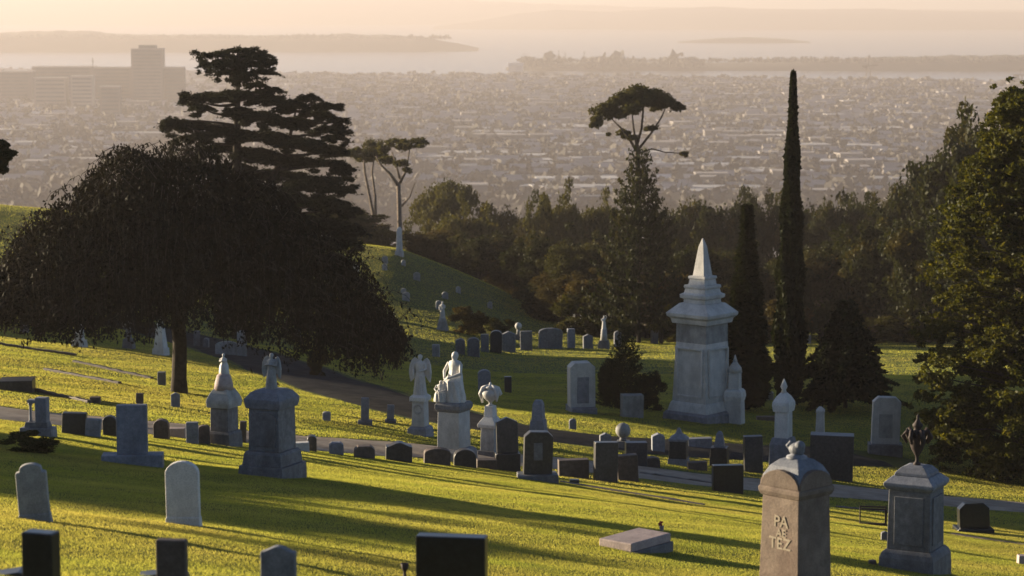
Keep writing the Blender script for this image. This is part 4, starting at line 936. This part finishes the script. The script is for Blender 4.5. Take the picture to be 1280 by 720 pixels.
# --- woods behind the lawns: each tree is its own
band = [ # px, Y, top row, width px, kind, leaf, label
 (420, 195, 262, 90, 'broad0', 'dark', 'dark round tree beside the drooping right end of the cedar'),
 (455, 205, 275, 60, 'broad1', 'russet', 'small brownish tree on the crest below the leftmost bare gum'),
 (478, 192, 288, 44, 'bush', 'olive', 'low olive bush on the crest left of the slim white obelisk'),
 (530, 235, 266, 70, 'broad2', 'olive', 'olive tree right of the bare forked gum, under the flat dome tree'),
 (585, 225, 256, 80, 'broad0', 'olive', 'olive brown tree under the right half of the flat dome tree'),
 (628, 235, 250, 70, 'broad1', 'olive', 'yellowish tree at the left part of the wood skyline'),
 (665, 230, 246, 60, 'tallb', 'dark', 'upright dark tree in the skyline left of the pale feathery tree'),
 (700, 222, 238, 66, 'broad2', 'olive', 'pale feathery tree in the middle of the wood skyline'),
 (738, 226, 238, 70, 'broad0', 'olive', 'sunlit top tree left of the tall fir'),
 (770, 236, 246, 60, 'tallb', 'dark', 'dark tree directly behind the left side of the tall fir'),
 (846, 230, 246, 70, 'tallb', 'dark', 'dark tree directly behind the right side of the tall fir'),
 (893, 222, 236, 86, 'broad1', 'dark', 'round dark tree rising between the tall fir and the cypresses'),
 (947, 226, 232, 64, 'broad2', 'dark', 'rounded tree with a feathery top left of the tall cypress'),
 (1020, 225, 240, 80, 'broad0', 'dark', 'dark tree right next to the tall cypress'),
 (1052, 220, 236, 70, 'broad1', 'dark', 'round dark tree, second to the right from the tall cypress'),
 (1098, 228, 238, 74, 'broad2', 'dark', 'dark tree in the skyline with small gaps, between the cypress and the right hand trees'),
 (1128, 215, 236, 56, 'tallb', 'dark', 'thin topped dark tree before the slope of the right hand trees'),
 (1160, 190, 206, 90, 'broad0', 'dark', 'higher dark tree at the foot of the right hand trees'),
 (1208, 175, 166, 130, 'broad1', 'dark', 'tall dark tree stepping up to the right edge group'),
 (1250, 165, 122, 150, 'broad0', 'dark', 'tallest dark tree at the right, behind the sunlit one'),
 # in front of those, lower
 (548, 205, 285, 80, 'broad1', 'russet', 'rusty brown tree right of the slim white obelisk'),
 (598, 200, 290, 84, 'broad2', 'dark', 'dark tree above the shaded crest of the hill'),
 (640, 206, 300, 80, 'tallb', 'russet', 'reddish brown tree above the lower end of the hill crest'),
 (684, 182, 288, 84, 'broad0', 'dark', 'dark clumpy tree behind the right end of the distant row'),
 (722, 176, 296, 76, 'broad1', 'olive', 'olive clumpy tree left before the tall fir'),
 (700, 165, 340, 70, 'broad2', 'russet', 'low russet tree directly behind the widest arched stone'),
 (742, 160, 345, 64, 'broad0', 'russet', 'low rusty tree at the left foot of the tall fir'),
 (694, 172, 350, 60, 'broad1', 'dark', 'low dark tree at the lower end of the hill crest'),
 (850, 165, 300, 90, 'broad2', 'dark', 'dark tree just left behind the great spire'),
 (828, 152, 335, 66, 'broad1', 'russet', 'rusty low tree between the tall fir and the great spire'),
 (905, 175, 300, 90, 'broad0', 'dark', 'dark tree behind the great spire and the smaller cypress'),
 (1030, 165, 290, 100, 'tallb', 'dark', 'dark tree behind the tall cypress on its right'),
 (1085, 172, 285, 100, 'broad1', 'dark', 'broad dark tree in the middle of the right hand woods'),
 (1130, 160, 270, 110, 'broad2', 'dark', 'broad dark tree behind the lit patches of lawn'),
 (1180, 150, 250, 120, 'broad0', 'dark', 'broad dark tree behind the sunlit right hand tree'),
 (1000, 185, 330, 80, 'broad2', 'dark', 'low dark tree filling the gap behind the tall cypress'),
 (960, 178, 320, 80, 'tallb', 'dark', 'low dark tree between the two cypresses, further back'),
 (780, 178, 300, 90, 'broad2', 'dark', 'dark tree filling in behind the foot of the tall fir'),
 (1240, 140, 240, 130, 'broad1', 'dark', 'dark tree deep in the shade behind the right edge of the sunlit tree'),
] + [(x_, 168 - 14 * (i_ % 2), 352 + 14 * ((i_ * 5) % 4), 70, 'bush', ('dark', 'olive', 'russet')[i_ % 3], lb_) for i_, (x_, lb_) in enumerate([
 (690, 'low shrubby tree behind the distant row, under the clumpy woods'), (735, 'low shrubby tree beside the little statue column, in the shade'), (810, 'low shrubby tree under the right skirt of the tall fir'),
 (868, 'low shrubby tree hidden behind the shaft of the great spire'), (925, 'low shrubby tree behind the shorter cypress foot'), (975, 'low shrubby tree between the cypress trunks in the woods'),
 (1035, 'low shrubby tree behind the dense dark conifer at its left'), (1090, 'low shrubby tree behind the dense dark conifer at its right'), (1125, 'low shrubby tree above the lit lawn patches'),
 (1165, 'low shrubby tree just behind the left edge of the sunlit tree'), (1210, 'low shrubby tree deep behind the sunlit tree'), (1255, 'low shrubby tree at the far right edge of the woods')])]
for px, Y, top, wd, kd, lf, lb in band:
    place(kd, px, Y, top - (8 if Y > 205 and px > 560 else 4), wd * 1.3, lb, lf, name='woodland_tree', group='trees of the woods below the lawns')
place('dome', 565, 238, 212, 108, 'flat topped dome shaped tree standing above the woods right of the bare gums', 'euc', 'dome_tree')
place('con', 800, 150, 178, 150, 'tall fir with upswept branches in front of the middle woods', 'dark', 'fir_tree', 'fir tree', rz=.3)
place('con_down', 1062, 96, 366, 150, 'dense dark conifer right of the tall cypress', 'cypress', 'conifer_tree', 'conifer', rz=1)
# cypresses
def cyp(px, py, top, w_, label, k='col'):
    p = P(px, py); zt = at(px, top, p.y).z; s = mpp(p)
    build_tree('cypress_tree', (p.x, p.y + .8, p.z), label, 'cypress', U[k][0], U[k][1], 'cypress', 'bark', (w_ * s, w_ * s, zt - p.z), px)
cyp(989, 508, 90, 52, 'tallest cypress, a thin dark column reaching above the shoreline')
cyp(934, 515, 258, 84, 'shorter broad cypress directly right of the great spire monument', 'col_wide')
# --- gum trees with bare forks
def forked(name, px, Y, base_py, label, stems, clumps, leafm='euc', leafs=.34, bark='palebark', z0=None, lw=1.0, n=700):
    global tr
    tr = np.random.default_rng(int(abs(px)) + 5); X = (px - 640) / F * Y; zg = float(terrain(X, Y)) if z0 is None else z0; o = Vector((X, Y, zg)); g = G(); C = []
    def w(x, y, dy=0): return Vector(at(x, y, Y + dy)) - o
    t = thing(name, o, label, 'tree')
    for st in stems:
        pts = [w(*q[:2], dy=(q[3] if len(q) > 3 else 0)) for q in st]; pts[0].z = pts[0].z if st[0][1] < 300 and len(st[0]) > 3 else pts[0].z
        g.tube(pts, [q[2] / F * Y / 2 * lw for q in st], 8)
    for cx_, cy_, rx, ry in clumps:
        c = w(cx_, cy_, tr.uniform(-1.5, 1.5)); k = Y / F
        C.append(shell(tuple(c), (rx * k, rx * k * .9, ry * k), int(n * (rx * ry / 120) ** .7) + 120, .3))
        for q in range(4):
            c2 = np.array(c) + tr.normal(size=3) * np.array([rx * k * .7, rx * k * .6, ry * k * .6]); C.append(shell(c2, (rx * k * .35, rx * k * .35, ry * k * .45), int(n * .12), .2))
    obj('trunk', g, M[bark], t, smooth=True); obj('crown', np_mesh('crown', leaf_quads(np.concatenate(C), leafs, tr, .1), 4), L[leafm], t)
forked('gum_tree', 500, 197, 320, 'bare forked gum tree above the slim white obelisk, with thin flat foliage',
   [[(499, 330, 8), (500, 290, 6), (499, 255, 5.5), (498, 228, 5)], [(498, 232, 5), (488, 218, 3.5), (476, 206, 2.5), (470, 195, 1.8)], [(499, 230, 4), (507, 215, 3), (510, 200, 2), (512, 185, 1.5)], [(502, 258, 2.5), (512, 246, 2), (519, 228, 1.2)], [(500, 224, 3), (495, 205, 2), (490, 190, 1.5)]],
   [(492, 178, 12, 5), (515, 180, 16, 5), (505, 183, 10, 5), (484, 200, 12, 5), (500, 204, 10, 4), (479, 186, 8, 5), (521, 176, 10, 3), (508, 212, 5, 3)], n=420, leafs=.26)
forked('gum_tree', 466, 203, 310, 'thin bare gum tree with two trunks, leftmost of the gums right of the cedar',
   [[(471, 330, 5), (469, 280, 4), (462, 245, 3.5), (456, 215, 3), (455, 200, 2)], [(470, 285, 4), (469, 245, 3), (465, 215, 2.5), (468, 195, 1.6)]],
   [(448, 192, 16, 6), (464, 184, 12, 10), (470, 194, 10, 6), (456, 198, 14, 5), (440, 190, 8, 4), (478, 192, 7, 6)], n=420, leafs=.26)
forked('gum_tree', 797, 172, 400, 'tall umbrella shaped gum rising behind the fir above the whole skyline',
   [[(799, 420, 11), (798, 250, 8), (797, 200, 6), (796, 180, 5)], [(796, 190, 4), (786, 172, 3), (776, 160, 2.2), (766, 150, 1.5)], [(796, 182, 4), (802, 160, 3), (804, 138, 2.4), (803, 120, 1.5)], [(797, 188, 3.5), (815, 165, 2.5), (826, 148, 2), (832, 135, 1.3)], [(796, 185, 3), (792, 160, 2.4), (790, 140, 1.4)], [(797, 192, 3), (815, 186, 2), (830, 190, 1.5), (856, 192, 1)]],
   [(757, 139, 15, 11), (770, 130, 13, 10), (746, 152, 8, 8), (784, 123, 15, 9), (800, 117, 21, 9), (818, 120, 17, 9), (832, 127, 13, 8), (846, 133, 9, 6), (776, 142, 9, 6), (822, 132, 10, 5), (806, 128, 12, 5), (790, 136, 12, 6), (778, 166, 8, 4), (815, 160, 8, 3), (790, 172, 8, 3), (855, 192, 5, 2)], 'euc', .24, 'bark', n=620)
forked('overhanging_tree', -120, 64, 620, 'tree left of the view whose dark twig tips reach in at the left edge',
   [[(-120, 600, 26), (-118, 400, 20), (-110, 260, 14), (-90, 200, 8)], [(-110, 260, 8), (-60, 215, 5), (-20, 200, 3), (8, 196, 1.5)], [(-112, 280, 8), (-160, 220, 5), (-190, 190, 2)]],
   [(-2, 182, 13, 7), (8, 193, 8, 5), (-4, 203, 13, 6), (2, 212, 7, 4), (-30, 190, 26, 18), (-70, 175, 40, 26), (-110, 150, 50, 30), (-150, 180, 40, 30), (-60, 215, 30, 16)], 'dark', .15, 'bark', n=700)
# --- tiered cedar
def cedar():
    global tr
    tr = np.random.default_rng(77); Y = 116; k = Y / F; X = (297 - 640) * k; o = Vector((X, Y, float(terrain(X, Y)))); g = G(); C = []
    t = thing('cedar_tree', o, 'tall dark cedar with flat tiered branches behind the spreading tree', 'cedar')
    def w(x, y, dy=0): return Vector(at(x, y, Y + dy)) - o
    g.tube([(0, 0, -.3), w(298, 400), w(297, 300), w(296, 200), w(297, 120), w(298, 66)], [.42, .38, .30, .22, .13, .04], 9)
    g.tube([w(297, 300), w(330, 240, 1), w(358, 190, 1), (w(372, 128, 1))], [.22, .18, .12, .03], 8)
    plates = [(297, 63, 26, 4), (270, 68, 26, 4), (318, 68, 28, 4), (332, 76, 14, 4), (283, 78, 26, 5), (312, 80, 22, 5), (258, 80, 12, 3), (285, 90, 18, 4), (330, 90, 22, 3), (300, 96, 14, 5),
      (322, 106, 16, 4), (342, 112, 16, 4), (262, 120, 32, 6), (240, 122, 14, 4), (292, 118, 26, 8), (325, 118, 22, 6), (252, 134, 18, 4), (345, 128, 22, 5), (385, 122, 20, 4), (370, 132, 22, 6), (405, 132, 22, 5), (395, 142, 26, 5), (422, 150, 16, 4),
      (225, 153, 26, 5), (250, 158, 32, 6), (212, 150, 12, 3), (300, 140, 24, 8), (330, 145, 26, 8), (365, 152, 30, 7), (410, 162, 26, 6), (420, 172, 18, 4), (240, 172, 26, 5), (285, 165, 32, 8), (330, 170, 36, 9), (375, 178, 34, 8), (412, 186, 26, 6),
      (275, 185, 30, 7), (320, 192, 36, 9), (365, 200, 36, 8), (410, 204, 30, 6), (425, 214, 16, 5), (290, 210, 34, 9), (340, 218, 40, 9), (390, 226, 38, 8), (420, 236, 26, 6), (300, 235, 40, 10), (350, 245, 40, 9), (400, 252, 40, 8), (430, 262, 26, 6), (340, 270, 46, 9), (395, 278, 46, 8), (432, 288, 30, 7), (300, 262, 36, 9), (360, 300, 50, 10), (420, 302, 36, 7), (330, 330, 50, 12), (390, 330, 44, 9)]
    for x, y, rx, ry in plates:
        dy = tr.uniform(-1, 1) * min(2.6, rx * k * 1.6); c = w(x, y, dy); root = w(297 if x < 345 else 350, min(y + 8, 300)) if y < 300 else w(300, y)
        limb(g, root, c, .09, .02, -.03)
        n = int(52 * rx * ry / 7) + 130; Q = shell(tuple(c), (rx * k, rx * k * .85, ry * k * .75), n, .1)
        Q[:, 2] -= ((Q[:, 0] - c.x) / (rx * k)) ** 2 * .18; C.append(Q)
        for q in range(9):
            a = tr.uniform(0, 6.28); c2 = np.array(c) + np.array([math.cos(a) * rx * k * 1.0, math.sin(a) * rx * k, -.12 + tr.uniform(-.32, .22)]) * np.array([tr.uniform(.1, 1.15)] * 2 + [1]); C.append(shell(c2, (rx * k * .26, rx * k * .26, .13), n // 10, .1))
    obj('trunk', g, M['bark'], t, smooth=True); obj('crown', np_mesh('crown', leaf_quads(np.concatenate(C), .21, tr, .45, .3), 4), L['cedar'], t)
cedar()
# --- spreading weeping tree
def weeping():
    global tr
    tr = np.random.default_rng(99); p = P(224, 491); s = mpp(p); o = p; g = G(); C = []
    t = thing('weeping_tree', o, 'huge dark spreading tree with drooping branches and one dark trunk on the sunny left lawn', 'tree')
    W0, W1 = (-36 - 224) * s, (512 - 224) * s; top = (491 - 180) * s
    g.tube([(0, 0, -.3), (0, 0, .5), (.05, 0, 1.6), (-.05, .05, 3.0), (0, 0, 4.4)], [.32, .25, .23, .24, .16], 10)
    # outline of the dome, from the photograph: (px, top row, lowest row)
    ox = [-60, -20, 20, 60, 110, 160, 215, 270, 310, 350, 400, 440, 480, 515]
    ot = [385, 345, 305, 268, 222, 188, 181, 188, 212, 240, 278, 318, 372, 425]
    ob = [400, 402, 402, 404, 408, 400, 398, 402, 405, 415, 432, 446, 455, 458]
    N = 1500
    for k in range(N):
        u = tr.uniform(0, 1); a = tr.uniform(0, 2 * math.pi); rr = math.sqrt(tr.uniform(0.0, 1))
        xc = rr * math.cos(a); yc = rr * math.sin(a)
        # depth squeezes towards the trunk
        X = (W0 if xc < 0 else W1) * abs(xc); Yd = yc * 4.5
        px = 224 + X / s; shrink = math.sqrt(max(0.02, 1 - (yc) ** 2 * .9))
        tz = (491 - np.interp(224 + (px - 224) / max(.35, math.sqrt(max(.05, 1 - yc * yc))), ox, ot)) * s; tz = 1.6 + (tz - 1.6) * shrink
        bz = (491 - np.interp(px, ox, ob)) * s + tr.uniform(-.25, .55)
        if rr < .35: bz += 1.2 * (1 - rr / .35)
        start = tz * tr.uniform(.86, 1.0) if tr.random() < .6 else bz + (tz - bz) * tr.random()
        ln = min(start - bz, tr.uniform(1.2, 3.6));
        if ln < .15: continue
        n = int(ln * 34) + 12; v = tr.random(n); drift = tr.normal() * .25
        Q = np.stack([X + drift * v + tr.normal(size=n) * .11, Yd + tr.normal(size=n) * .13, start - v * ln], 1); C.append(Q)
        if rr > .55 or k % 5 == 0:
            g.tube([(X - .4 * xc, Yd, start + .12), (X, Yd, start), (X + drift * .5, Yd, start - ln * .5), (X + drift, Yd, start - ln * .95)], [.03, .022, .014, .006], 4)
    for k in range(34):
        a = k * 2.4; rr = tr.uniform(.45, .95); xc, yc = rr * math.cos(a), rr * math.sin(a); X = (W0 if xc < 0 else W1) * abs(xc); Yd = yc * 4.3
        tz = (491 - np.interp(224 + X / s, ox, ot)) * s * math.sqrt(max(.1, 1 - yc * yc * .85))
        limb(g, (0, 0, tr.uniform(2.4, 4.2)), (X, Yd, max(1.8, tz * .93)), .12, .025, .16, 8)
    # dome skin
    n = 30000; xc = tr.uniform(-1, 1, n); yc = tr.uniform(-1, 1, n); ok = xc ** 2 + yc ** 2 < 1; xc, yc = xc[ok], yc[ok]
    X = np.where(xc < 0, W0, W1) * abs(xc); sq = np.sqrt(np.maximum(.05, 1 - yc * yc)); tz = (491 - np.interp(224 + X / s / np.maximum(.35, sq), ox, ot)) * s
    tz = 1.6 + (tz - 1.6) * np.sqrt(np.maximum(.02, 1 - yc ** 2 * .9)); lump = .22 * np.sin(X * 2.3 + yc * 4) + .18 * np.sin(yc * 13 + X * 1.1)
    C.append(np.stack([X, yc * 4.5, tz + lump - abs(tr.normal(size=len(xc))) * .28], 1))
    # stray wisps over the skin
    for k in range(110):
        a = tr.uniform(-.95, .95); yc = tr.uniform(-.8, .3); X = (W0 if a < 0 else W1) * abs(a); tz = (491 - np.interp(224 + X / s, ox, ot)) * s * (1 - .25 * yc * yc)
        d = tr.uniform(.3, .9); sg = np.sign(a) if tr.random() < .8 else -np.sign(a)
        pts = [(X, yc * 4.2, tz - .3), (X + sg * d * .5, yc * 4.2, tz + .12), (X + sg * d, yc * 4.2, tz - .06), (X + sg * d * 1.3, yc * 4.2, tz - .4)]
        g.tube(pts, [.02, .014, .01, .004], 4)
        for q in range(9):
            f = tr.random() * 3; i = int(f); A, B = np.array(pts[i]), np.array(pts[min(3, i + 1)]); C.append((A + (B - A) * (f - i) + tr.normal(size=3) * .05)[None])
    Q = np.concatenate(C); obj('trunk', g, M['bark'], t, smooth=True)
    lq = leaf_quads(Q, 1.0, tr, 0, .55).reshape(-1, 4, 3); lq = Q[:, None] + (lq - Q[:, None]) * np.array([.115, .115, .19])
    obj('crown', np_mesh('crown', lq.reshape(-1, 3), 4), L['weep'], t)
weeping()
# --- big sunlit tree at the right edge
def right_tree():
    global tr
    tr = np.random.default_rng(55); p = P(1300, 600); s = mpp(p); g = G(); C = []; o = p
    t = thing('broadleaf_tree', o, 'large tree at the right edge with yellow green sunlit leaf clumps on its left side', 'tree')
    g.tube([(0, 0, -.3), (0, 0, 2), (.1, 0, 5), (0, 0, 8.5)], [.4, .32, .22, .08], 10)
    Hh = (600 - 118) * s
    # left outline: row -> leftmost px
    rows = [118, 150, 180, 210, 260, 300, 330, 370, 410, 450, 490, 530, 570, 590]; lx = [1262, 1240, 1222, 1212, 1182, 1178, 1170, 1158, 1146, 1150, 1148, 1150, 1180, 1215]
    for k in range(840):
        row = tr.uniform(118, 585); Rm = (1306 - np.interp(row, rows, lx)) * s; a = tr.uniform(0, 6.283); rr = Rm * tr.uniform(.35, .93) if tr.random() < .8 else Rm * .95
        z = (600 - row) * s; r = tr.uniform(.24, .48); c = np.array([rr * math.cos(a), rr * math.sin(a), z]); sl = np.array([math.cos(a), math.sin(a), -.35])
        C.append(shell(c, (r * 1.35, r * 1.35, r * .42), 170, .2))
        for q in range(5):
            c2 = c + sl * tr.uniform(.1, .8) * r * 1.3 + tr.normal(size=3) * r * .5; C.append(shell(c2, (r * .35, r * .35, r * .22), 22, .1))
        if k % 2 == 0: limb(g, (0, 0, max(.8, z - .8)), c, .05, .01, 0)
    obj('trunk', g, M['bark'], t, smooth=True); obj('crown', np_mesh('crown', leaf_quads(np.concatenate(C), .155, tr, .2), 4), L['lime'], t)
right_tree()
# --- shrubs
def bush(px, py, w_, h_, label, lf, nm='shrub', kind='bush'):
    p = P(px, py); s = mpp(p); build_tree(nm, (p.x, p.y + w_ * s * .3, p.z - .05), label, nm.replace('_', ' '), U[kind][0], None, lf, sc=(w_ * s, w_ * s, h_ * s * 1.1), rz=px)
bush(782, 520, 84, 104, 'ragged dark juniper shrub on the middle lawn right of the tall clean white headstone', 'cypress', 'juniper_shrub', 'con')
bush(812, 514, 46, 50, 'lower right lobe juniper beside the ragged dark juniper', 'cypress', 'juniper_shrub')
bush(762, 508, 30, 62, 'narrow upright juniper touching the left side of the ragged dark juniper', 'cypress', 'juniper_shrub', 'tallb')
bush(583, 418, 50, 36, 'round reddish dark shrub beside the small white statue on the hillside', 'russet')
bush(625, 418, 40, 20, 'low dark shrub right of the round reddish one', 'dark')
bush(398, 472, 26, 42, 'small rusty orange shrub behind the angel monument at right', 'russet')
bush(30, 566, 74, 26, 'dark leafy plant sprawling in the grass at the left edge', 'olive')
bush(455, 395, 40, 30, 'dark shrub on the lit hillside near the spreading tree edge', 'dark')
bush(792, 420, 60, 60, 'rusty shrub before the woods right of the little statue column', 'russet')
bush(830, 424, 40, 50, 'olive shrub before the woods left of the great spire monument', 'olive')
# --- trees to the left of the view whose shade falls over the lawns
build_tree('cypress_tree', (-36, 65.3, float(terrain(-36, 65.3))), 'cypress on the slope left of the view', 'cypress', U['col'][0], U['col'][1], 'cypress', sc=(4.4, 4.4, 7.6))
def shade_tree(x, y, H, W, label, kd='broad0', lf='dark'):
    z = float(terrain(x, y)); build_tree('woodland_tree', (x, y, z), label, 'tree', U[kd][0], U[kd][1], lf, sc=(W, W, H), rz=x, group='trees on the slope left of the view')
SHADE = [(-35.5, 53.5, 5.6, 9.5, 'broad0'), (-34, 60, 5.2, 8, 'broad2'),
         (-46, 119, 12, 11, 'tallb'), (-38, 119, 10, 9, 'broad1'), (-42, 129, 12, 12, 'tallb'), (-54, 137, 15, 12, 'broad1'), (-46, 141, 14, 12, 'tallb'), (-56, 155, 10, 12, 'broad0'), (-62, 129, 16, 11, 'broad2'), (-66, 146, 15, 12, 'tallb'),
         (-32.5, 109, 13, 9.5, 'tallb'), (-40, 113, 12.5, 9, 'broad1'), (-70, 196, 3.6, 6, 'broad2'), (-58, 208, 5, 4, 'tallb'), (-75, 214, 5, 4, 'tallb')]
for i, (x, y, H, W, kd) in enumerate(SHADE): shade_tree(x, y, H, W, 'shade tree on the slope left of the view', kd)
# ------------------------------------------------------------------ grass
gr_ = np.random.default_rng(31)
def on_lane(x, y):
    m = np.zeros(len(x), bool)
    for q, wd in LANES:
        for k in range(0, len(q), 3): m |= (x - q[k, 0]) ** 2 + (y - q[k, 1]) ** 2 < (wd * .5 + .05) ** 2
    return m
def blades(n, y0, y1, h, wd, pw=1.0):
    y = y0 + (y1 - y0) * gr_.random(n * 2) ** pw; x = gr_.uniform(-1, 1, n * 2) * (.232 * y + .8)
    keep = gr_.random(n * 2) < y / y1; x, y = x[keep], y[keep]
    keep = ~on_lane(x, y); x, y = x[keep], y[keep]; n = len(x)
    z = gz(x, y); clump = .85 + .14 * np.sin(x * 1.9 + 1.1 * y) * np.sin(y * 2.3 - x * .6) + .08 * np.sin(x * 6.1) * np.sin(y * 5.3)
    hh = h * gr_.uniform(.7, 1.15, n) * clump; a = gr_.uniform(0, 6.283, n); ww = wd * gr_.uniform(.6, 1.3, n) / 2
    ln = gr_.normal(size=(n, 2)) * .45 * hh[:, None]; dx, dy = np.cos(a) * ww, np.sin(a) * ww
    b0 = np.stack([x - dx, y - dy, z - .01], 1); b1 = np.stack([x + dx, y + dy, z - .01], 1); tp = np.stack([x + ln[:, 0], y + ln[:, 1], z + hh], 1)
    return np.stack([b0, b1, tp], 1).reshape(-1, 3)
m, nt, out = newmat('grass_blades')
n1 = noise(nt, 0.5, 5, 0.65, 'Object'); n2 = noise(nt, 40, 1, 0.5, 'Object')
c = ramp(nt, n1.outputs[0], [(0.36, (0.235, 0.265, 0.06)), (0.66, (0.36, 0.345, 0.10))]).outputs[0]
c = mixc(nt, ramp(nt, n2.outputs[0], [(0.5, 0.0), (0.75, 0.45)]).outputs[0], c, (0.37, 0.32, 0.11))
n3 = noise(nt, 0.11, 4, 0.6, 'Object'); c = mixc(nt, ramp(nt, n3.outputs[0], [(0.48, 0.0), (0.68, 0.6)]).outputs[0], c, (0.36, 0.29, 0.115))
d = nt.nodes.new('ShaderNodeBsdfDiffuse'); t_ = nt.nodes.new('ShaderNodeBsdfTranslucent'); mx = nt.nodes.new('ShaderNodeMixShader'); mx.inputs[0].default_value = .62
tc = mixc(nt, 1.0, c, (1.7, 1.6, .9), 'MULTIPLY'); nt.links.new(c, d.inputs[0]); nt.links.new(tc, t_.inputs[0]); nt.links.new(d.outputs[0], mx.inputs[1]); nt.links.new(t_.outputs[0], mx.inputs[2]); nt.links.new(mx.outputs[0], out.inputs[0])
V = np.concatenate([blades(1200000, 23, 62, .034, .0095, .9), blades(750000, 60, 112, .036, .021), blades(230000, 110, 200, .045, .045)])
tag(obj('grass', np_mesh('grass', V, 3), m), 'short mown grass blades covering the cemetery lawns', 'grass', kind='stuff')
